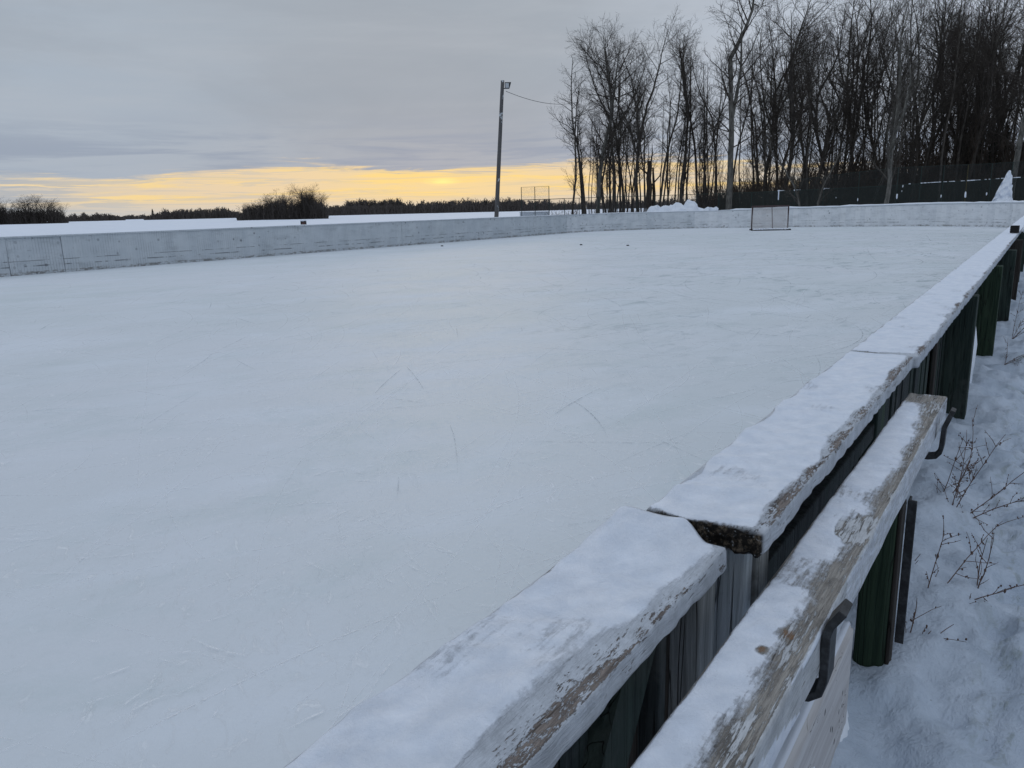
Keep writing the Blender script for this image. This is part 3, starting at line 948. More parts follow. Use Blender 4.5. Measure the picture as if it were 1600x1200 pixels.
        if s < .35: disp += .0012*ng - .003*max(0, nf)*sst(.02, 0, eo)
        if ef < .12: disp -= .004*max(0, mn.noise(Vector((p.x*30, p.y*20, p.z*20))))
        ru = 0
        for (a, b, c) in rusts:
            ru = max(ru, sst(1.3, .4, math.hypot((p.x-a)/c, (p.y-b)/(c*1.3))))
        s *= 1-ru*.8
        return disp, s, wear, 0, ru
    rough_beam('beam', M['rail_timber'], x0, x1, y0, y1, Z(-.748), Z(-.664), .0045, .007, .008, rfn, rr, .007, (-.29, 1.4, Z(-.70)))

    # ---- lower plank
    x0, x1, y0, y1 = -.322, -.272, -.4, 1.80
    def kfn(p, n):
        nf = mn.noise(Vector((p.x*14, p.y*9, 2)))
        s = 0; disp = 0
        if n.z > .5:
            s = sst(.006, .012, x1-p.x+.004*nf); disp = s*(.016+.010*nf)
        return disp, s, 0, 0, 0
    k = rough_beam('plank', M['kick'], x0, x1, y0, y1, .40, Z(-.985), .006, .012, .02, kfn, None, .004, (-.30, .8, .45))
    k.location = W(.8, -.30, .45); k.rotation_euler = (0, 0, -AZ)
    tag(k, label='low white painted plank standing on edge below the rail, flecked with dark nail marks', cat='plank')
    # snow behind and on the lower plank
    mb = MB()
    V = []; F = []
    ys = np.arange(-.4, 1.86, .02); xs = np.linspace(-.47, -.325, 12)
    for y in ys:
        for x in xs:
            h = .735-.55*(x+.325)*(-1)*.0 - .9*(x+.325)*-.35
            h = .745+.30*(x+.325) + .012*mn.noise(Vector((x*14, y*6, 1))) - .10*sst(1.5, 1.86, y)
            V.append((x+.40, y-.8, h-.45))
    ny, nx = len(ys), len(xs)
    F = [(i*nx+j, i*nx+j+1, (i+1)*nx+j+1, (i+1)*nx+j) for i in range(ny-1) for j in range(nx-1)]
    o = mesh_obj('snow_drift', V, F, M['snow'], smooth=True)
    sol = o.modifiers.new('thick', 'SOLIDIFY'); sol.thickness = .3; sol.offset = -1
    o.location = W(.8, -.40, .45); o.rotation_euler = (0, 0, -AZ)
    tag(o, label='snow filling the slot between the low white plank and the dark boards', cat='snow')

    # ---- black block and snow lump on the cap
    BLK = on_plane(1585, 364, Z(-.559))
    mb = MB(); mb.box(-.055, .055, -.045, .045, 0, .115)
    for q in range(3): mb.box(-.058, -.0552, -.04, .04, .015+q*.032, .032+q*.032)
    o = mb.build('black_block', M['rubber'])
    bv = o.modifiers.new('bevel', 'BEVEL'); bv.width = .008; bv.segments = 2
    o.location = BLK; o.rotation_euler = (0, 0, -AZ-.15)
    tag(o, label='small black block standing on the snowy cap where the near boards meet the right edge', cat='block')
    mb = MB(); mb.blob((0, 0, .06), .17, 5, (.75, 3.2, .9), 10, .25)
    o = mb.build('snow_heap', M['snow'], smooth=True); o.location = on_plane(1612, 361, Z(-.56)); o.rotation_euler = (0, 0, -AZ)
    tag(o, label='rounded heap of snow on the near cap just behind the black block', cat='snow')
build_near()

# ------------------------------------------------------------------ trees
def path_pts(rnd, p, d, L, n, wob, up):
    pts = [p.copy()]; d = d.copy()
    for i in range(n):
        d += Vector((rnd.gauss(0, wob), rnd.gauss(0, wob), rnd.gauss(0, wob*.6)+up)); d.normalize()
        p = p+d*(L/n); pts.append(p.copy())
    return pts

def along(pts, t):
    x = t*(len(pts)-1); i = min(int(x), len(pts)-2); f = x-i
    return pts[i].lerp(pts[i+1], f), (pts[i+1]-pts[i]).normalized()

def side_dir(rnd, d, ang):
    a = d.orthogonal().normalized(); a.rotate(Matrix.Rotation(rnd.uniform(0, 2*PI), 3, d))
    return (d*math.cos(ang)+a*math.sin(ang)).normalized()

def tree_mesh(seed, H=20.0, r0=.19, first=.30, nlimb=20, limb=.28, fork=0, wob=.05, lean=(0, 0), spread=.9, twigs=1.0, tw=.0105):
    rnd = random.Random(seed)
    T = MB(); Cn = MB()
    d0 = Vector((lean[0], lean[1], 1)).normalized()
    stems = []
    n = 14
    tr = path_pts(rnd, Vector((0, 0, -.3)), d0, H*(.62 if fork else 1.0), n, wob, .035)
    rt = .03 if not fork else r0*.55
    T.tube(tr, [r0*(1.25 if i == 0 else 1)*(1-i/n)**.8+rt*(i/n) for i in range(n+1)], 7)
    stems.append((tr, r0, rt, first, H*(.62 if fork else 1)))
    for f in range(fork):
        t0 = rnd.uniform(.55, 1.0) if f else 1.0
        p, d = along(tr, t0)
        dd = side_dir(rnd, d, rnd.uniform(.3, .6))
        L = H*rnd.uniform(.38, .50)
        s = path_pts(rnd, p, dd, L, 9, wob*1.5, .09)
        rs = r0*(.62 if f else .6)
        T.tube(s, [rs*(1-i/9)+.018 for i in range(10)], 6)
        stems.append((s, rs, .018, .12, L))
    for (st, ra, rb, t0, L) in stems:
        k = int(nlimb*(L/H)*(1.15 if st is not tr else 1))
        for i in range(k):
            t = t0+(1-t0)*(i+rnd.random())/k
            if t > .995: t = .995
            p, d = along(st, t)
            rr = (ra*(1-t)**.8+rb*t)
            ln = H*limb*(1-.62*(t-t0)/(1-t0+1e-6))*rnd.uniform(.55, 1.25)
            if t < t0+.12: ln *= .7
            ld = side_dir(rnd, d, rnd.uniform(.65, 1.35)*spread)
            lp = path_pts(rnd, p, ld, ln, 7, .15, .055)
            lr = min(rr*.55, .012+ln*.0125)
            Cn.tube(lp, [lr*(1-j/7)+tw*.7*(j/7) for j in range(8)], 4, False)
            n2 = max(4, int(ln*2.7))
            for a in range(n2):
                t2 = .18+.82*(a+rnd.random())/n2
                p2, d2 = along(lp, min(t2, .99))
                l2 = ln*.42*(1.15-t2*.7)*rnd.uniform(.5, 1.3)
                b2 = path_pts(rnd, p2, side_dir(rnd, d2, rnd.uniform(.5, 1.15)), l2, 4, .17, .045)
                r2 = max(tw*.9, lr*.42*(1-t2*.5))
                Cn.tube(b2, [r2*(1-j/4)+tw*.5*(j/4) for j in range(5)], 3, False)
                n3 = max(2, int((l2*4.6)*twigs))
                for c in range(n3):
                    t3 = .15+.85*(c+rnd.random())/n3
                    p3, d3 = along(b2, min(t3, .99))
                    l3 = rnd.uniform(.35, 1.0)*(.4+l2*.28)
                    b3 = path_pts(rnd, p3, side_dir(rnd, d3, rnd.uniform(.4, .9)), l3, 2, .16, .06)
                    Cn.tube(b3, [tw*.75, tw*.6, tw*.35], 3, False)
                    if rnd.random() < .55*twigs:
                        b4 = path_pts(rnd, b3[1], side_dir(rnd, d3, .8), l3*.6, 1, .1, .05)
                        Cn.tube(b4, [tw*.6, tw*.35], 3, False)
    return T, Cn

PROTO = []
def proto(seed, pale=False, **k):
    T, Cn = tree_mesh(seed, **k)
    root = bpy.data.objects.new('bare_tree', None)
    t = T.build('trunk', M['bark_pale' if pale else 'bark'], root, smooth=True)
    c = Cn.build('crown', M['twig_pale' if pale == 2 else 'twig'], root)
    PROTO.append((root, t, c, k.get('H', 20.0)))
    return len(PROTO)-1

used = set()
def place(pi, loc, H, label, group=None, rz=None, lean=(0, 0), sx=1.0, cat='tree'):
    root, t, c, H0 = PROTO[pi]
    if pi in used:
        r = root.copy(); tt = t.copy(); cc = c.copy()
        C.objects.link(r); C.objects.link(tt); C.objects.link(cc)
        tt.parent = r; cc.parent = r
    else:
        used.add(pi); r = root; C.objects.link(r)
    r.location = loc; s = H/H0
    r.scale = (s*sx, s*sx, s)
    r.rotation_euler = (lean[0], lean[1], rz if rz is not None else random.uniform(0, 2*PI))
    tag(r, label=label, cat=cat, group=group)
    if group is None and 'group' in r: del r['group']
    return r

GZ = .25
def build_trees():
    P = [proto(11, H=20, fork=2, nlimb=26, first=.34, wob=.06, limb=.33),
         proto(12, H=20, fork=3, nlimb=27, first=.36, wob=.07, r0=.21, limb=.33),
         proto(13, H=20, fork=0, nlimb=26, first=.38, wob=.055, limb=.22, r0=.16),
         proto(14, H=20, fork=1, nlimb=24, first=.30, wob=.08, r0=.17),
         proto(15, H=20, fork=0, nlimb=30, first=.24, wob=.07, limb=.26, r0=.14),
         proto(16, H=20, fork=2, nlimb=30, first=.40, wob=.05, r0=.18, spread=.6),
         proto(17, H=20, fork=3, nlimb=28, first=.30, wob=.09, r0=.19, spread=.7),
         proto(18, H=20, fork=0, nlimb=22, first=.45, wob=.05, limb=.18, r0=.13)]
    PL = proto(21, 1, H=24, fork=2, nlimb=26, first=.40, wob=.045, r0=.30)
    SL = proto(22, 2, H=16, fork=3, nlimb=20, first=.25, wob=.07, r0=.19, spread=.55, limb=.30)
    BIG = proto(23, 1, H=21, fork=3, nlimb=28, limb=.33, first=.38, wob=.05, r0=.27)
    YO = proto(24, 2, H=9, fork=1, nlimb=20, first=.2, wob=.07, r0=.10, spread=.5, limb=.34, tw=.009)
    named = [
        (3, 896, 76, 13.5, 'leftmost bare tree of the grove, its low branches reaching out over the sunset', (0, -.02)),
        (BIG, 934, 77, 17.4, 'tall bare tree with a thick pale trunk, near the left edge of the grove', (0, -.03)),
        (2, 915, 80, 16.5, 'thin dark tree between the leftmost tree and the thick pale trunk', (0, .03)),
        (5, 957, 79, 16.6, 'bare tree with slightly wavy trunk just right of the thick pale trunk', (0, -.05)),
        (5, 974, 82, 15.5, 'slim bare tree leaning left behind the gap lit by the yellow sky', (0, -.07)),
        (6, 998, 77, 17.9, 'tall bare tree with high forked crown standing clear against the grey sky', (0, .01)),
        (4, 987, 84, 14, 'short bushy bare tree left of the tall forked one', (0, .0)),
        (2, 1029, 80, 16.5, 'bare tree leaning right beside the dark broken stump', (0, .05)),
        (5, 1062, 80, 17.8, 'bare tree right of the broken stump, just left of the snow pile', (0, -.02)),
        (2, 1092, 82, 18.3, 'slender bare tree directly behind the snow pile', (0, .02)),
        (PL, 1139, 72, 23.5, 'tallest pale barked tree left of the goal, top cut by the photo edge', (0, .03)),
        (1, 1215, 84, 21.5, 'full crowned bare tree behind the hockey goal', (0, 0)),
        (6, 1300, 86, 21, 'bare tree with open top behind the boards right of the goal', (0, .02)),
        (SL, 1382, 62, 15.5, 'slender light grey tree leaning right in front of the wire fence', (0, .09)),
        (SL, 1366, 80, 13, 'light grey forked tree low in the grove, left of the leaning slender one', (0, -.10)),
        (YO, 1275, 66, 8.0, 'thin young tree leaning right in front of the dark fence', (0, .13)),
        (YO, 1255, 66, 7.5, 'thin upright young tree in front of the dark fence', (0, .0)),
        (PL, 1577, 64, 19, 'light trunked tree rising beside the pointed snow heap', (0, .02)),
    ]
    rs = [1.1, 2.0, .3, 4.4, 5.1, .8, 2.2, 3.9, 2.9, 1.7, .4, 3.3, 5.5, .2, 2.6, 1.0, 3.1, 4.0]
    for (pi, px, D, H, lab, ln), r in zip(named, rs):
        place(pi, ground_at(px, D), H, lab, rz=r, lean=ln, cat='tree')
    # broken stump
    rnd = random.Random(5)
    s = empty('tree_stump', ground_at(1014, 76), label='dark broken tree trunk, jagged on top, among the left grove trees', cat='stump')
    mb = MB(); mb.tube([(0,0,-.3),(0.04,0,1),(-.04,0,2.2),(.03,0,3.1),(-.07,0,4),(.02,0,5.0),(.0,0,5.6)], [.36,.30,.28,.27,.24,.22,.19], 8); mb.tube([(.1,0,5.2),(.24,0,6.3),(.20,0,7.3)], [.10,.06,.02], 5); mb.tube([(.1,0,3.2),(1.0,0,4.2),(1.3,0,5.6)], [.09,.06,.02], 5)
    mb.tube([(-.15,0,5.2),(-.18,0,6.0)], [.10,.01], 4); mb.tube([(-.05,0,4.3),(-.9,0,5.0),(-1.5,0,4.8)], [.1,.06,.02], 4)
    mb.tube([(.5,.4,-.3),(.55,.4,2.5),(.4,.4,5)], [.2,.16,.08], 6)
    mb.build('trunk', M['brush'], s)
    # the rest of the grove
    rnd = random.Random(99)
    n = 0
    for k in range(200):
        q = rnd.random()
        px = 1070+ (1780-1070)*q**.85 if k > 44 else rnd.uniform(905, 1115)
        D = rnd.uniform(78, 118) if px > 1110 else rnd.uniform(80, 96)
        if px > 1110: H = (16.0+5.5*min(1, (px-1100)/230))*rnd.uniform(.78, 1.10)*D/84
        else: H = rnd.uniform(9.0, 17.0)
        if 1225 < px < 1330: H *= .90
        pi = rnd.choice(P[2:] + P[2:] + P[:2]) if 44 < k < 165 else rnd.choice((P[2], P[7], P[3], P[7]))
        leaf = 'bare tree crowded in the deep of the grove behind the fence' if px > 1110 else 'thin bare tree among the trunks at the left end of the grove'
        place(pi, ground_at(px, D), H, leaf, 'crowded bare trees of the grove' if px > 1110 else 'thin trees at the left end of the grove',
              rz=rnd.uniform(0, 6.28), lean=(rnd.gauss(0, .03), rnd.gauss(0, .04)), sx=rnd.uniform(.7, .95))
    # trees further right, outside the frame but close to it
    for k in range(26):
        a = rnd.uniform(.80, 1.15); D = rnd.uniform(45, 80)
        p = Vector((math.sin(a)*D, math.cos(a)*D, GZ))
        place(rnd.choice(P), p, rnd.uniform(15, 20), 'bare tree crowded in the deep of the grove behind the fence', 'crowded bare trees of the grove', rz=rnd.uniform(0, 6.28))

    # undergrowth: countless stems
    rnd = random.Random(42); mb = MB()
    for k in range(6000):
        px = 880+(1800-880)*rnd.random()**.62
        D = rnd.uniform(78, 122)
        if px < 1090 and rnd.random() < .80: continue
        p = ground_at(px, D, GZ-.1)
        big = px > 1330
        L = rnd.uniform(1.2, 4.2)*(1.25 if big else 1)
        if px < 1090: L *= .40
        if rnd.random() < .25 and px > 1120: L *= rnd.uniform(1.5, 2.3)
        d = Vector((rnd.gauss(0, .18), rnd.gauss(0, .1), 1)).normalized()
        st = path_pts(rnd, p, d, L, 3, .09, .05)
        r = rnd.uniform(.02, .05)
        mb.tube(st, [r, r*.8, r*.6, .012], 3, False)
        for j in range(5):
            q, dd = along(st, rnd.uniform(.25, .95))
            b = path_pts(rnd, q, side_dir(rnd, dd, rnd.uniform(.4, 1.0)), L*rnd.uniform(.12, .35), 2, .15, .05)
            mb.tube(b, [.016, .014, .008], 3, False)
    o = mb.build('undergrowth', M['brush']); tag(o, label='dark tangled undergrowth between the trunks of the grove', cat='undergrowth', kind='stuff')
    # deep wood behind the grove
    mb = MB()
    for k in range(3100):
        q = rnd.random()
        px = 1085+(1860-1085)*q**.8
        D = rnd.uniform(122, 175)
        p = ground_at(px, D, GZ-.1)
        w = sst(1130, 1420, px)
        L = rnd.uniform(3, 9.5)*(.54+.66*w)*min(1, .5+(px-1085)/120)
        st = path_pts(rnd, p, Vector((rnd.gauss(0, .12), 0, 1)).normalized(), L, 3, .06, .05)
        r = rnd.uniform(.05, .13)*(.6+.6*w)
        mb.tube(st, [r, r*.85, r*.6, .03], 3, False)
        for j in range(5):
            q2, dd = along(st, rnd.uniform(.3, .98))
            b = path_pts(rnd, q2, side_dir(rnd, dd, rnd.uniform(.4, .9)), L*rnd.uniform(.15, .35), 2, .12, .08)
            mb.tube(b, [.05, .04, .015], 3, False)
    o = mb.build('deep_wood', M['brush']); tag(o, label='distant dark mass of stems filling the back of the grove', cat='wood', kind='stuff')

    # dark spruces at the right
    def spruce_mesh(seed, H):
        rnd = random.Random(seed); V = []; F = []
        T = MB(); T.tube([(0,0,-.2),(0,0,H*.95)], [.14,.02], 6)
        for i in range(230):
            t = rnd.random()**.8; z = H*(.06+.92*t); R_ = H*.20*(1-t)**.8+.1
            a = rnd.uniform(0, 2*PI)
            L = R_*rnd.uniform(.6, 1.1)
            for j in range(14):
                f = (j+.5)/14; c = Vector((math.cos(a)*L*f, math.sin(a)*L*f, z-.25*L*f*f+rnd.uniform(-.08, .08)))
                for m_ in range(2):
                    e = Vector((rnd.gauss(0,1), rnd.gauss(0,1), rnd.gauss(0,.7))).normalized()*.22*(1.1-f*.5)
                    g = Vector((rnd.gauss(0,1), rnd.gauss(0,1), rnd.gauss(0,.5))).normalized()*.07
                    b = len(V); V += [tuple(c-g), tuple(c+e), tuple(c+g)]; F.append((b, b+1, b+2))
        return T, V, F
    T, V, F = spruce_mesh(3, 9)
    root = bpy.data.objects.new('spruce_tree', None); C.objects.link(root)
    tt = T.build('trunk', M['brush'], root); cc = mesh_obj('crown', V, F, M['needles'], root)
    spots = [(1496, 100, 10.5), (1520, 104, 11.5), (1543, 98, 9.5), (1470, 108, 10), (1562, 103, 10.5), (1600, 96, 10), (1635, 100, 11), (1508, 112, 12)]
    for i, (px, D, H) in enumerate(spots):
        if i == 0: r, a, b = root, tt, cc
        else:
            r = root.copy(); a = tt.copy(); b = cc.copy()
            for q in (r, a, b): C.objects.link(q)
            a.parent = r; b.parent = r
        r.location = ground_at(px, D); r.scale = (H/9,)*3; r.rotation_euler = (0, 0, i*1.3)
        tag(r, label='dark green spruce hidden among the bare trees at the right of the grove', cat='spruce', group='dark spruces in the grove')

    # ---- far clumps across the field
    far_named = [
        # px, D, H
    ]
    rnd = random.Random(31)
    for (px, H, pi) in [(-34+k*4.35+rnd.uniform(-1, 1), (9.6 if k < 12 or 16 < k < 26 else 8.4)*rnd.uniform(.86, 1.08)*(1 if k < 29 else .8), rnd.choice((0, 1, 3, 4, 6))) for k in range(32)]:
        D = 290+rnd.uniform(-6, 10)
        place(pi, ground_at(px, D, GZ-.1), H, 'bare tree in the dark clump at the left edge of the far field', 'trees of the far left clump', rz=rnd.uniform(0, 6), sx=1.7)
    env = [(372, 4.6), (400, 6.8), (420, 8.0), (436, 9.4), (452, 8.4), (462, 8.0), (472, 10), (486, 10.4), (500, 9.2), (509, 6.5)]
    mid = []
    for k in range(40):
        px = 374+(509-374)*(k+rnd.random())/40
        h = next(a[1]+(b_[1]-a[1])*(px-a[0])/(b_[0]-a[0]) for a, b_ in zip(env[:-1], env[1:]) if a[0] <= px <= b_[0])
        mid.append((px, h*rnd.uniform(.72, 1.05), rnd.choice((0, 1, 3, 4, 6))))
    for (px, H, pi) in mid:
        D = 213+rnd.uniform(-5, 9)
        place(pi, ground_at(px, D, GZ-.1), H*.86, 'bare bushy tree in the round clump out in the middle of the snowy field', 'trees of the middle field clump', rz=rnd.uniform(0, 6), sx=1.55)
    # brush at the foot of the clumps and the far tree line
    def brush(name, lab, spans, mat, seed, thick=.10):
        rnd = random.Random(seed); mb = MB()
        for (p0, p1, D0, D1, h0, h1, n, ev) in spans:
            for k in range(n):
                q = rnd.random(); px = p0+(p1-p0)*q; D = rnd.uniform(D0, D1)
                env = h0+(h1-h0)*q if not isinstance(h0, list) else next((a[1]+(b_[1]-a[1])*(px-a[0])/(b_[0]-a[0]) for a, b_ in zip(h0[:-1], h0[1:]) if a[0] <= px <= b_[0]), h0[-1][1])*h1
                env *= .82+.35*mn.noise(Vector((px*.11, D0, 1)))+.25*mn.noise(Vector((px*.45, D0, 4)))
                edge = min(1, (q+.0)/ev, (1-q)/ev) if ev else 1
                L = env*rnd.uniform(.45, 1.0)*(.45+.55*edge)
                p = ground_at(px, D, GZ-.3)
                st = path_pts(rnd, p, Vector((rnd.gauss(0, .15), 0, 1)).normalized(), L, 2, .08, .03)
                w = thick*D/250*rnd.uniform(.7, 1.5)
                mb.tube(st, [w, w*.8, w*.25], 3, False)
                for j in range(4):
                    q2, dd = along(st, rnd.uniform(.2, .95))
                    b = path_pts(rnd, q2, side_dir(rnd, dd, rnd.uniform(.5, 1.1)), L*rnd.uniform(.12, .3), 1, .1, .05)
                    mb.tube(b, [w*.7, w*.2], 3, False)
        o = mb.build(name, mat); tag(o, label=lab, cat='undergrowth', kind='stuff'); return o
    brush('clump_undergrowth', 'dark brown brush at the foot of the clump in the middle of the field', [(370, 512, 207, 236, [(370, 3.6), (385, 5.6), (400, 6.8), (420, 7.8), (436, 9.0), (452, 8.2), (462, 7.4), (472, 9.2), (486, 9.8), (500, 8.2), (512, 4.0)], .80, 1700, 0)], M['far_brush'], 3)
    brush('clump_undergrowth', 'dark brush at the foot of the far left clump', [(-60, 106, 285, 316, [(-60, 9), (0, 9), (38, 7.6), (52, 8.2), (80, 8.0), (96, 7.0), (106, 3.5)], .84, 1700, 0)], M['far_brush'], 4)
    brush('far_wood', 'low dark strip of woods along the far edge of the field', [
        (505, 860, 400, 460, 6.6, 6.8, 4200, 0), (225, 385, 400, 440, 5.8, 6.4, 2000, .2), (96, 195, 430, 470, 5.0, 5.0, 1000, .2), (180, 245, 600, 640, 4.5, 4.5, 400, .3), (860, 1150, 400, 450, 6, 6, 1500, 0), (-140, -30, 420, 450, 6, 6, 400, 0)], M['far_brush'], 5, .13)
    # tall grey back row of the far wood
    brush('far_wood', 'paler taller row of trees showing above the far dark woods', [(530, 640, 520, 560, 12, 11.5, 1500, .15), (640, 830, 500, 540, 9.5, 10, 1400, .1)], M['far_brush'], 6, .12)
    # pointed conifers on the far tree line
    T, V, F = spruce_mesh(8, 9)
    root = bpy.data.objects.new('conifer_tree', None); C.objects.link(root)
    tt = T.build('trunk', M['brush'], root); cc = mesh_obj('crown', V, F, M['needles'], root)
    rnd = random.Random(77); i = 0
    for (p0, p1, n, D, h) in ((645, 850, 16, 440, 5.4), (236, 372, 5, 425, 5.2)):
        for k in range(n):
            px = p0+(p1-p0)*(k+rnd.random())/n
            if i == 0: r, a, b = root, tt, cc
            else:
                r = root.copy(); a = tt.copy(); b = cc.copy()
                for q in (r, a, b): C.objects.link(q)
                a.parent = r; b.parent = r
            i += 1
            H = h*rnd.uniform(.72, 1.18)
            r.location = ground_at(px, D+rnd.uniform(-20, 20), GZ-.2); r.scale = (H/9*1.5, H/9*1.5, H/9); r.rotation_euler = (0, 0, rnd.uniform(0, 6))
            tag(r, label='small pointed conifer on the skyline of the far woods', cat='conifer', group='conifers on the far skyline')
build_trees()

# ------------------------------------------------------------------ fence, pole, goal, heaps
def build_things():
    # chain link fence: stations (px, D, z of lower rail, z of top)
    S = [(815, 80, .80, 2.05), (836, 79.3, .80, 2.05), (858, 78.6, .80, 2.05), (882, 78, .82, .82), (905, 77.4, .83, .83), (935, 76.8, .84, .84), (965, 76.3, .85, .85), (995, 75.7, .85, .85),
         (1023, 75, .86, .86), (1056, 74.5, .87, .87), (1088, 74, .88, .88), (1122, 73.4, .90, .90), (1174, 72.4, .92, .92), (1216, 71.6, .95, .95), (1241, 71, .97, 1.9), (1286, 70, 1.02, 2.1),
         (1340, 69, 1.08, 2.4), (1400, 67.6, 1.16, 2.62), (1436, 66.6, 1.22, 2.62), (1471, 65.8, 1.27, 2.62), (1508, 65, 1.30, 2.62), (1545, 64, 1.36, 2.62), (1577, 63, 1.40, 2.65), (1620, 62, 1.44, 2.65), (1670, 61, 1.44, 2.65), (1730, 60, 1.44, 2.65)]
    pts = [ground_at(px, D, 0) for (px, D, a, b) in S]
    r = empty('chain_link_fence', Vector((pts[12].x, pts[12].y, GZ)), label='long wire fence with dark green screening behind the far end of the rink', cat='fence')
    o0 = r.location.copy()
    Zb = GZ-.1
    def rel(p, z): return (p.x-o0.x, p.y-o0.y, z-o0.z)
    snowy = {13, 14, 15}
    for i, ((px, D, a, b), p) in enumerate(zip(S, pts)):
        zt = max(a, b)+CAMZ
        mb = MB(); mb.tube([rel(p, Zb), rel(p, zt)], [.036 if i < 3 else .032]*2, 6)
        q = mb.build('fence_post', M['ochre_post'] if i == 20 else M['green_pipe'], r)
    mb = MB()
    for i in range(len(S)-1):
        a, b = S[i], S[i+1]
        mb.tube([rel(pts[i], a[2]+CAMZ), rel(pts[i+1], b[2]+CAMZ)], [.034 if i < 3 else .026]*2, 5)
    mb.build('fence_rail', M['green_pipe'], r)
    mb = MB()
    for i in range(len(S)-1):
        a, b = S[i], S[i+1]
        if a[3] > a[2]+.2 and b[3] > b[2]+.2:
            mb.tube([rel(pts[i], a[3]+CAMZ), rel(pts[i+1], b[3]+CAMZ)], [.014]*2, 5)
    o = mb.build('fence_rail', M['green_pipe'], r)
    def sheet(name, mat, i0, i1, z0f, z1f):
        V = []; F = []; UV = []; s = 0
        for i in range(i0, i1+1):
            if i > i0: s += (pts[i]-pts[i-1]).length
            for zz in (z0f(i), z1f(i)):
                V.append(rel(pts[i], zz)); UV.append((s, zz))
        for k in range(i1-i0): F.append((2*k, 2*k+2, 2*k+3, 2*k+1))
        return mesh_obj(name, V, F, mat, r, uv=UV)
    sheet('wire_mesh', M['chain_mesh'], 0, 11, lambda i: Zb, lambda i: max(S[i][2], S[i][2])+CAMZ)
    sheet('wire_mesh', M['chain_mesh'], 0, 2, lambda i: S[i][2]+CAMZ+.03, lambda i: S[i][3]+CAMZ)
    sheet('screen_sheet', M['wind_screen'], 11, len(S)-1, lambda i: Zb, lambda i: S[i][2]+CAMZ-.03)
    sheet('wire_mesh', M['dark_mesh'], 14, len(S)-1, lambda i: S[i][2]+CAMZ+.03, lambda i: S[i][3]+CAMZ)
    # snow on the lower rail: broken line
    rnd = random.Random(4); mb = MB()
    for i in range(17, len(S)-1):
        a, b = pts[i], pts[i+1]
        n = 12
        for k in range(n):
            if i == 17 and rnd.random() < .6: continue
            if rnd.random() < .24: continue
            p = a.lerp(b, k/n); q = a.lerp(b, (k+1)/n)
            z = S[i][2]+(S[i+1][2]-S[i][2])*(k+.5)/n+CAMZ+.05
            h = rnd.uniform(.014, .040)
            mb.tube([rel(p, z), rel(q, z)], [h, h*rnd.uniform(.6, 1.1)], 5)
    for i in (13, 14, 15):
        p = pts[i]; z = S[i][2]+CAMZ+.04
        mb.blob(rel(p, z), .11, i, (1, 1, .7), 4)
        if i == 13: mb.tube([rel(p, z-.8), rel(p, z)], [.05, .06], 5)
        mb.tube([rel(p, z), rel(p+Vector((.5, 0, 0)), z+.02)], [.04, .02], 4)
    o = mb.build('snow_strip', M['snow'], r); tag(o, label='line of snow caught on the lower fence rail')
    # little clumps of snow stuck in the screen
    rnd = random.Random(14); mb = MB()
    for (px, D, z, h) in ((1306, 68.9, .55, .12), (1409, 66.7, 1.35, .22), (1408, 66.7, .95, .14), (1401, 66.9, .55, .4), (1508, 64.2, -.02+.55, .45), (1541, 63.3, .55, .28), (1470, 65, .45, .25), (1340, 68.3, .35, .25)):
        p = ground_at(px, D-.3, 0)
        mb.blob(rel(p, CAMZ+z-.3), h*.5, px, (.35, .3, 1), 4, .5)
    mb.build('snow_strip', M['snow'], r)
    # pale panel at the left end of the fence
    p = ground_at(834, 84, GZ)
    mb = MB(); mb.box(-1.5, 1.6, -.04, .04, -.05, 1.05); mb.box(-1.55, 1.65, -.06, .06, 1.052, 1.10)
    o = mb.build('low_panel', M['pale_panel']); o.location = p
    tag(o, label='low pale panel standing behind the left end of the wire fence', cat='panel')

    # ---- light pole
    b = ground_at(773, 52, .2)
    top = Vector((.0, 0, 0))
    H = 9.50
    lp = empty('light_pole', b, label='tall leaning wooden light pole behind the far left boards', cat='light pole')
    lx = .725
    mb = MB(); N = 12
    mb.tube([(lx*i/N, .02*math.sin(i), -.3+(H+.3)*i/N) for i in range(N+1)], [.155-.04*i/N for i in range(N+1)], 10)
    mb.build('pole', M['pole'], lp, smooth=True)
    fl = MB(); fl.box(lx+.13, lx+.42, -.14, .14, H-.50, H-.12)
    f = fl.build('floodlight', M['lamp_metal'], lp)
    for v in f.data.vertices:
        if v.co.z > H-.3 and v.co.x > lx+.3: v.co.x += .12
    bv = f.modifiers.new('bevel', 'BEVEL'); bv.width = .02; bv.segments = 2
    g = MB(); g.box(lx+.17, lx+.39, -.152, -.142, H-.46, H-.18); g.build('lens', M['lamp_glass'], f)
    a = MB(); a.tube([(lx, 0, H-.5), (lx+.3, 0, H-.45)], [.03, .03], 6); a.build('arm', M['lamp_metal'], lp)
    # cable to the grove
    p0 = b+Vector((lx+.2, 0, H-.65)); p1 = ground_at(905, 77, GZ+11.2)
    pts2 = []
    for i in range(33):
        t = i/32; p = p0.lerp(p1, t); p.z -= .45*4*t*(1-t); pts2.append(p-p0)
    mb = MB(); mb.tube(pts2, [.017]*33, 4)
    o = mb.build('power_cable', M['wire']); o.location = p0
    tag(o, label='thin black cable slung from the light pole to the trees', cat='cable')

    # ---- hockey goal
    A = ground_at(1173.5, 1, 0); 
    P0 = Vector((15.55, 50.0, 0)); P1 = Vector((17.72, 49.65, 0))
    c = (P0+P1)/2; d = (P1-P0); w = d.length; ang = math.atan2(d.y, d.x)
    g = empty('hockey_goal', c, ang, label='red framed hockey goal with pale net standing at the far end of the ice', cat='hockey goal')
    hw, Hh, dp = w/2, 1.50, .95
    mb = MB(); rr = .044
    mb.tube([(-hw, 0, 0), (-hw, 0, Hh)], [rr]*2, 8); mb.tube([(hw, 0, 0), (hw, 0, Hh)], [rr]*2, 8)
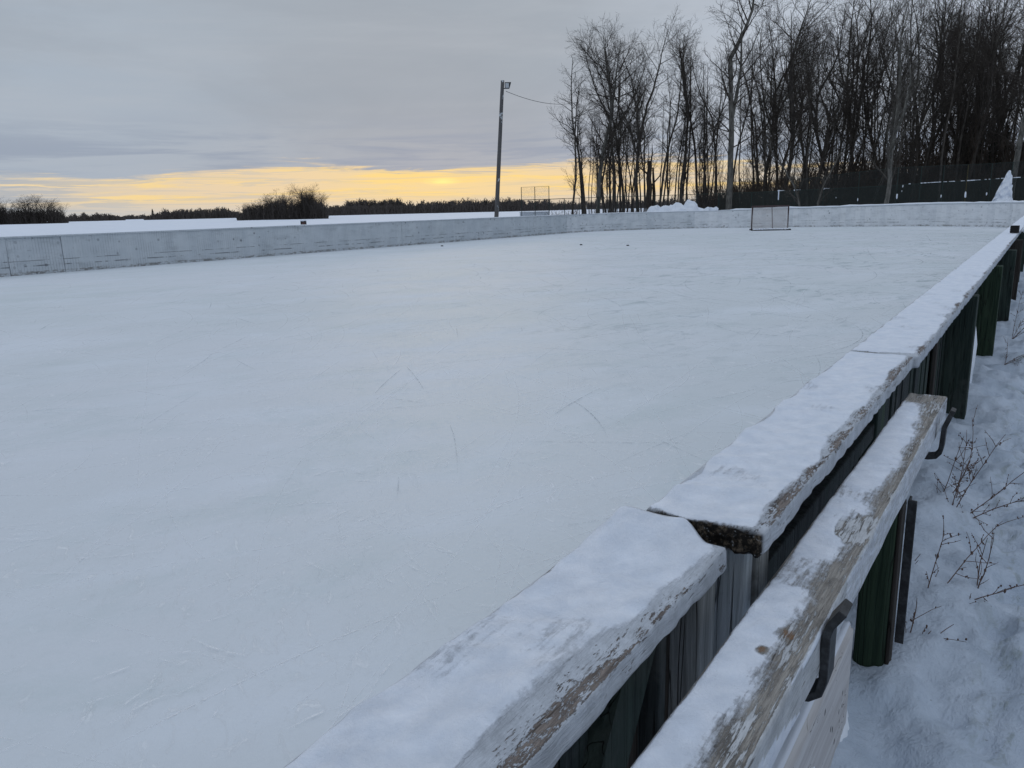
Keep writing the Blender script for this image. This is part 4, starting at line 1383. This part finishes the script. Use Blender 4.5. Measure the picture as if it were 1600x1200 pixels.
    mb.build('goal_post', M['goal_pipe'], g)
    mb = MB(); mb.tube([(-hw-.02, 0, Hh), (hw+.02, 0, Hh)], [rr]*2, 8); mb.tube([(-hw, 0, Hh), (-hw+.2, .45, Hh), (hw-.2, .45, Hh), (hw, 0, Hh)], [.025]*4, 6); mb.build('crossbar', M['goal_pipe'], g)
    mb = MB(); mb.tube([(.16, .45, Hh), (.16, -.18, .05)], [.03, .03], 6); mb.build('centre_bar', M['goal_pipe'], g)
    mb = MB(); mb.tube([(-hw, 0, .04), (-hw+.1, -.22, .04), (hw+.02, -.22, .04), (hw+.18, -.05, .04), (hw, 0, .04)], [.045]*5, 6)
    mb.tube([(-hw, 0, .04), (-hw, .9, .04), (hw, .9, .04), (hw, 0, .04)], [.035]*4, 6)
    mb.build('base_frame', M['rubber'], g)
    # net sheets: back, sides, front drape
    V = [(-hw, 0, Hh), (hw, 0, Hh), (hw, .9, 0), (-hw, .9, 0), (-hw, .45, Hh), (hw, .45, Hh), (-hw, 0, 0), (hw, 0, 0)]
    UV = [(0, 1.2), (w, 1.2), (w, -.4), (0, -.4), (0, 1.5), (w, 1.5), (-.5, -.4), (w+.5, -.4)]
    V = [(-hw, 0.03, Hh-.03), (hw, .03, Hh-.03), (hw, -.16, .1), (-hw, -.16, .1), (-hw, .45, Hh-.02), (hw, .45, Hh-.02), (hw, .9, .06), (-hw, .9, .06)]
    UV = [(0, 1.4), (w, 1.4), (w, 0), (0, 0), (.03, 1.8), (w, 1.83), (w, 3.3), (0, 3.3)]
    mesh_obj('net', V, [(0, 1, 2, 3), (0, 4, 5, 1), (4, 7, 6, 5)], M['goal_net'], g, uv=UV)
    mb = MB()
    for k in range(14): mb.blob((-hw+.15+k*(w-.2)/13, -.2, .07), .085, k, (1.2, .8, .8), 4, .6)
    o = mb.build('snow_heap', M['snow'], smooth=True); o.location = c; o.rotation_euler = (0, 0, ang)
    tag(o, label='crumbled snow lying along the base of the hockey goal', cat='snow')

    # ---- pucks
    for (x, y, lab) in ((3.38, 36.4, 'black puck lying left of the pair in the middle of the ice'), (5.32, 34.8, 'black puck lying right of the pair in the middle of the ice'), (-3.30, 38.6, 'small black puck lying on the ice close to the far left boards')):
        mb = MB(); mb.tube([(0,0,0),(0,0,.006),(0,0,.034),(0,0,.04)], [.058,.064,.064,.058], 16)
        o = mb.build('puck', M['rubber'], loc=(x, y, .002)); tag(o, label=lab, cat='puck')

    # ---- snow heaps
    def heap(name, px, D, parts, lab, seed):
        p = ground_at(px, D, GZ-.05)
        mb = MB()
        for i, (dx, dy, r, sz) in enumerate(parts): mb.blob((dx, dy, 0), r, seed+i, (1.25, 1, sz*1.35), 26, .45)
        o = mb.build(name, M['snow'], smooth=True); o.location = p
        for v in o.data.vertices:
            q = Vector(v.co)
            n3 = lambda f, o_: Vector((mn.noise(q*f+Vector((o_, 0, 0))), mn.noise(q*f+Vector((0, o_, 0))), mn.noise(q*f+Vector((0, 0, o_)))))
            v.co += n3(1.5, 7)*.16 + n3(4.2, 3)*.13
        tag(o, label=lab, cat='snow')
    heap('snow_pile', 1066, 71, [(-2.1, 0, 1.2, .70), (-.9, .1, 1.3, .85), (.5, .0, 1.25, .92), (1.6, .1, .95, .95), (2.5, 0, .70, 1.05), (-2.9, -.2, .65, .6)], 'lumpy snow pile between the end boards and the left part of the fence', 2)
    # snow tail across the foot of the heap
    # pointed heap on the right
    p = ground_at(1564, 60.5, GZ)
    V = []; F = []; n = 60; mR = 44
    for j in range(mR+1):
        t = j/mR
        for k in range(n):
            a = 2*PI*k/n
            rr_ = .95*(1-t)**.75+.02
            cx_ = .45*t
            q = Vector((math.cos(a)*rr_+cx_, math.sin(a)*rr_*.8, 3.5*t))
            q += Vector((1, .6, .2))*.20*mn.noise(q*1.6)*(1-t*.6)+Vector((1, 1, 0))*.05*mn.noise(q*6)
            if q.x > .62: q.x = .62+(q.x-.62)*.15
            q += Vector((1, 1, .6))*.42*(abs(mn.noise(q*2.3+Vector((4, 4, 4))))-.2)+Vector((1, 1, .8))*.09*mn.noise(q*6.5)
            V.append(tuple(q))
    for j in range(mR):
        for k in range(n):
            F.append((j*n+k, j*n+(k+1) % n, (j+1)*n+(k+1) % n, (j+1)*n+k))
    F.append(tuple(mR*n+k for k in range(n)))
    o = mesh_obj('snow_pile', V, F, M['snow'], smooth=True, loc=p)
    tag(o, label='tall pointed heap of snow in front of the fence near the right edge', cat='snow')
    # low mounds in the field behind the far left boards
    for (px, D, w, h, nm, lab) in ((632, 62, 1.5, .52, 1, 'long low snow mound in the field behind the far left boards'), (545, 66, .42, .42, 2, 'small grey snow lump in the field, left of the other lump'), (567, 66, .42, .46, 3, 'small grey snow lump in the field, right beside another lump')):
        mb = MB(); mb.blob((0, 0, 0), 1, nm, (w, .6, h), 12, .25)
        o = mb.build('snow_mound', M['snow'], smooth=True); o.location = ground_at(px, D, GZ+.05)
        tag(o, label=lab, cat='snow')
    # marker stub in the field
    g = empty('field_marker', ground_at(473, 62, GZ), label='short dark wooden box post with reddish front in the snowy field beyond the boards', cat='marker')
    mb = MB(); mb.box(-.20, .20, -.14, .14, -.1, .92); q = mb.build('post', M['brown_wood'], g)
    mb = MB(); mb.box(-.08, .16, -.16, -.142, .35, .80); mb.build('plate', M['red_paint'], g)
    mb = MB(); mb.blob((0, 0, .95), .26, 3, (1, .8, .35), 6); mb.build('snow_cap', M['snow'], g, smooth=True)
    # ---- shrubs at left end of fence
    for (px, D, s, lab) in ((878, 74, 1.1, 'low leafless shrub at the foot of the leftmost grove tree'), (950, 73, .9, 'low leafless shrub in front of the left grove trunks'), (1000, 74, 1.0, 'low leafless shrub left of the snow pile')):
        rnd = random.Random(int(px)); mb = MB()
        for k in range(46):
            st = path_pts(rnd, Vector((rnd.gauss(0, .7), rnd.gauss(0, .3), 0)), Vector((rnd.gauss(0, .6), rnd.gauss(0, .4), 1)).normalized(), s*rnd.uniform(.6, 1.3), 3, .2, .02)
            mb.tube(st, [.02, .016, .013, .008], 3, False)
            for j in range(4):
                q2, dd = along(st, rnd.uniform(.2, .9)); bb = path_pts(rnd, q2, side_dir(rnd, dd, .8), s*.35, 1, .1, 0); mb.tube(bb, [.012, .008], 3, False)
        o = mb.build('shrub', M['twig']); o.location = ground_at(px, D, GZ); tag(o, label=lab, cat='shrub')

    # ---- dry weeds by the path
    def weed(u, v, z, stems, lab, seed):
        rnd = random.Random(seed); mb = MB(); root = W(u, v, z)
        for (az, el, L) in stems:
            d = W(math.cos(az)*math.cos(el), math.sin(az)*math.cos(el)); d.z = math.sin(el); d.normalize()
            p0 = Vector((rnd.gauss(0, .006), rnd.gauss(0, .006), -.02))
            st = path_pts(rnd, p0, d, L, 8, .075, .0)
            mb.tube(st, [.0018*(1-i/9)+.0007 for i in range(9)], 5)
            for j in range(int(L*26)):
                q, dd = along(st, rnd.uniform(.15, .98))
                l2 = rnd.uniform(.02, .10)*(1.2-.3*rnd.random())
                bb = path_pts(rnd, q, side_dir(rnd, dd, rnd.uniform(.5, 1.2)), l2, 3, .18, .0)
                mb.tube(bb, [.0013, .0011, .0009, .0007], 4)
                for m_ in range(rnd.randint(1, 4)):
                    q3, d3 = along(bb, rnd.uniform(.3, 1)); q3 = q3+Vector((rnd.gauss(0, .003),)*3)
                    mb.blob(q3, rnd.uniform(.0016, .0034), rnd.random()*9, (1, 1, 1.3), 3, .4)
            for j in range(int(L*10)):
                q, dd = along(st, rnd.uniform(.05, .8))
                mb.blob(q, rnd.uniform(.0025, .0055), rnd.random()*9, (1, .6, 1.7), 3, .6)
        o = mb.build('dry_weed', M['weed']); o.location = root
        tag(o, label=lab, cat='weed')
    # stems: az measured from +u towards +v
    weed(3.52, -.215, .37, [(.35, .62, .62), (.05, 1.0, .40), (.75, .75, .58), (.95, .55, .62), (.6, 1.0, .50)], 'largest dry weed leaning right over the snow near the rail end', 3)
    weed(3.60, -.275, .38, [(.25, .95, .42), (.5, .75, .55)], 'dry weed arching up just left of the largest weed', 5)
    weed(2.62, -.20, .43, [(.50, .55, .46), (.20, .95, .30), (.95, .30, .42)], 'dry weed with curved stems halfway down the right side path', 8)
    weed(2.90, -.06, .41, [(.1, 1.15, .22), (1.0, 1.2, .26)], 'small upright weed behind the middle weed on the path side', 9)
    weed(2.34, -.205, .45, [(.3, 1.1, .17), (1.1, .5, .17), (.9, .9, .10)], 'lowest small dry weed, beside the foot of the short green post', 12)
    weed(2.75, -.285, .46, [(.2, .9, .14), (1.0, .4, .12)], 'tiny weed sprig close to the angle iron', 15)
    weed(9.6, -.16, .30, [(.4, .8, .5), (1.2, .7, .5), (2.2, .8, .45), (0, 1.2, .5), (1.7, .9, .5)], 'dry weed tuft beside the distant green posts', 18)
    weed(8.0, -.17, .31, [(.9, .5, .35), (1.8, .5, .35), (.2, .7, .3)], 'low flattened weed tuft behind the second green post', 21)
build_things()

# ------------------------------------------------------------------ light, sky, camera
SUN_AZ = math.radians(-4.7); SUN_EL = math.radians(2.0)
def build_world():
    w = bpy.data.worlds.new('World'); bpy.context.scene.world = w; w.use_nodes = True
    nt = w.node_tree; t = NT(nt)
    bg = nt.nodes['Background']; STR = .10
    sky = t.node('ShaderNodeTexSky', sky_type='NISHITA'); sky.sun_disc = False
    sky.sun_elevation = SUN_EL; sky.sun_rotation = SUN_AZ; sky.air_density = 1.2; sky.dust_density = 1.5
    g = t.coord('Generated'); s = t.sep(g); z = s[2]
    K = 1/STR
    def c(r, g_, b): return (r*K, g_*K, b*K)
    # cloud deck by height
    sd = t.node('ShaderNodeVectorMath', operation='DOT_PRODUCT'); t.l.new(g, sd.inputs[0]); sd.inputs[1].default_value = (math.sin(SUN_AZ), math.cos(SUN_AZ), 0)
    near = t.ramp(sd.outputs['Value'], .84, .985)
    wide = t.ramp(sd.outputs['Value'], .62, .90)
    zz = t.math('ADD', z, t.math('MULTIPLY', t.math('SUBTRACT', t.noise(t.map(g, (1.2, 1.2, 5)), 1.6, 4, .6), .5), .10))
    deck = t.mix(t.ramp(zz, .03, .20), c(.365, .405, .465), c(.365, .412, .468))
    deck = t.mix(t.ramp(zz, .18, .42), deck, c(.385, .437, .50))
    deck = t.mix(t.ramp(z, .34, .90), deck, c(.74, .825, .965))
    # brighter to the right of the view
    dr = t.node('ShaderNodeVectorMath', operation='DOT_PRODUCT'); t.l.new(g, dr.inputs[0]); dr.inputs[1].default_value = (math.sin(.62), math.cos(.62), 0)
    deck = t.mix(t.ramp(dr.outputs['Value'], .80, .99, 0, .85), deck, c(.57, .63, .73))
    # and bluer to the left
    dl = t.node('ShaderNodeVectorMath', operation='DOT_PRODUCT'); t.l.new(g, dl.inputs[0]); dl.inputs[1].default_value = (math.sin(-.75), math.cos(-.75), 0)
    deck = t.mix(t.ramp(dl.outputs['Value'], .80, .99, 0, .65), deck, c(.41, .485, .58))
    # soft streaks in the deck
    stn = t.noise(t.map(g, (1, 1, 9)), 1.7, 6, .6, .4)
    deck = t.mix(t.ramp(stn, .38, .70, 0, .36), deck, c(.48, .51, .555))
    mot = t.noise(t.map(g, (1, 1, 3.2), (0, 0, 0), (6, 2, 0)), 2.4, 7, .62, .5)
    deck = t.mix(t.ramp(mot, .44, .66, 0, .42), deck, c(.335, .375, .43))
    lowdeck = t.math('MULTIPLY', t.ramp(z, .035, .06), t.ramp(z, .12, .07))
    bl = t.math('MULTIPLY', t.ramp(t.noise(t.map(g, (3, 3, 40), (0, 0, 0), (3, 1, 0)), 1.5, 5, .6, .3), .42, .60), lowdeck)
    deck = t.mix(t.math('MULTIPLY', bl, .75), deck, c(.30, .355, .45))
    # glow band near the horizon under the deck
    en = t.noise(t.map(g, (6, 6, 90)), 1.0, 7, .66, .6)
    ez = t.noise(t.map(g, (1.5, 1.5, 6), (0, 0, 0), (2, 2, 0)), 2.0, 3, .5)
    edge = t.math('ADD', z, t.math('MULTIPLY', t.math('SUBTRACT', en, .5), .052))
    edge = t.math('ADD', edge, t.math('MULTIPLY', t.math('SUBTRACT', ez, .5), .020))
    edge = t.math('ADD', edge, t.math('MULTIPLY', t.math('SUBTRACT', 1.0, near), .013))
    band = t.ramp(edge, .049, .0575, 1, 0)
    peach = t.mix(near, c(.52, .53, .53), c(.84, .66, .43))
    st = t.noise(t.map(g, (5, 5, 105), (0, 0, 0), (1, 4, 0)), 1.0, 7, .66, .7)
    st2 = t.noise(t.map(g, (8, 8, 190), (0, 0, 0), (5, 2, 0)), 1.0, 6, .66, .7)
    yel = t.mix(near, c(.86, .70, .46), c(.97, .70, .28))
    warm = t.mix(t.math('MULTIPLY', t.ramp(st, .46, .60), t.ramp(z, .010, .024)), peach, yel)
    grey = t.mix(near, c(.37, .425, .505), c(.60, .56, .49))
    warm = t.mix(t.math('MULTIPLY', t.ramp(t.math('ADD', st2, t.math('MULTIPLY', t.math('SUBTRACT', 1.0, near), .10)), .50, .60), t.ramp(near, 0, 1, .9, .6)), warm, grey)
    # gleam where the sun sits behind the cloud
    sun = t.node('ShaderNodeVectorMath', operation='DISTANCE'); t.l.new(t.map(g, (1, 1, 4.5)), sun.inputs[0]); sun.inputs[1].default_value = (math.sin(SUN_AZ), math.cos(SUN_AZ), math.sin(SUN_EL)*4.5)
    gl = t.ramp(sun.outputs['Value'], .0, .030, 1, 0)
    gl2 = t.ramp(sun.outputs['Value'], .0, .25, .50, 0)
    warm = t.mix(gl2, warm, c(1.0, .73, .27))
    warm = t.mix(t.math('MULTIPLY', gl, t.ramp(st2, .60, .45)), warm, c(1.2, .92, .33))
    # pale haze just over the horizon
    warm = t.mix(t.math('MULTIPLY', t.ramp(z, .002, .020, 1, 0), .70), warm, t.mix(near, c(.40, .475, .56), c(.66, .62, .56)))
    low = t.mix(t.math('MULTIPLY', band, wide), deck, warm)
    cov = t.mix(.985, sky.outputs[0], low)
    t.put(bg.inputs['Color'], cov); bg.inputs['Strength'].default_value = STR
build_world()

sl = bpy.data.lights.new('sun', 'SUN'); sl.energy = .5; sl.angle = math.radians(20); sl.color = (1.0, .80, .55)
so = bpy.data.objects.new('sun', sl); C.objects.link(so)
d = Vector((math.sin(SUN_AZ)*math.cos(SUN_EL), math.cos(SUN_AZ)*math.cos(SUN_EL), math.sin(SUN_EL)))
so.rotation_euler = d.to_track_quat('Z', 'Y').to_euler()
so.location = (0, 0, 30)

cam = bpy.data.cameras.new('camera'); co = bpy.data.objects.new('camera', cam); C.objects.link(co)
cam.sensor_width = 36; cam.lens = 1200/1600*36; cam.clip_start = .02; cam.clip_end = 6000
c_, s_ = math.cos(roll), math.sin(roll)
fw = Vector((0, math.cos(pitch), -math.sin(pitch)))
up0 = Vector((0, math.sin(pitch), math.cos(pitch))); rt0 = Vector((1, 0, 0))
rt = rt0*c_-up0*s_; up = rt0*s_+up0*c_
mw = Matrix((rt, up, -fw)).transposed().to_4x4(); mw.translation = Vector((0, 0, CAMZ))
co.matrix_world = mw
sc = bpy.context.scene; sc.camera = co
sc.view_settings.view_transform = 'Standard'; sc.view_settings.look = 'None'; sc.view_settings.exposure = 0; sc.view_settings.gamma = 1
sc.cycles.transparent_max_bounces = 24
sc.cycles.max_bounces = 6
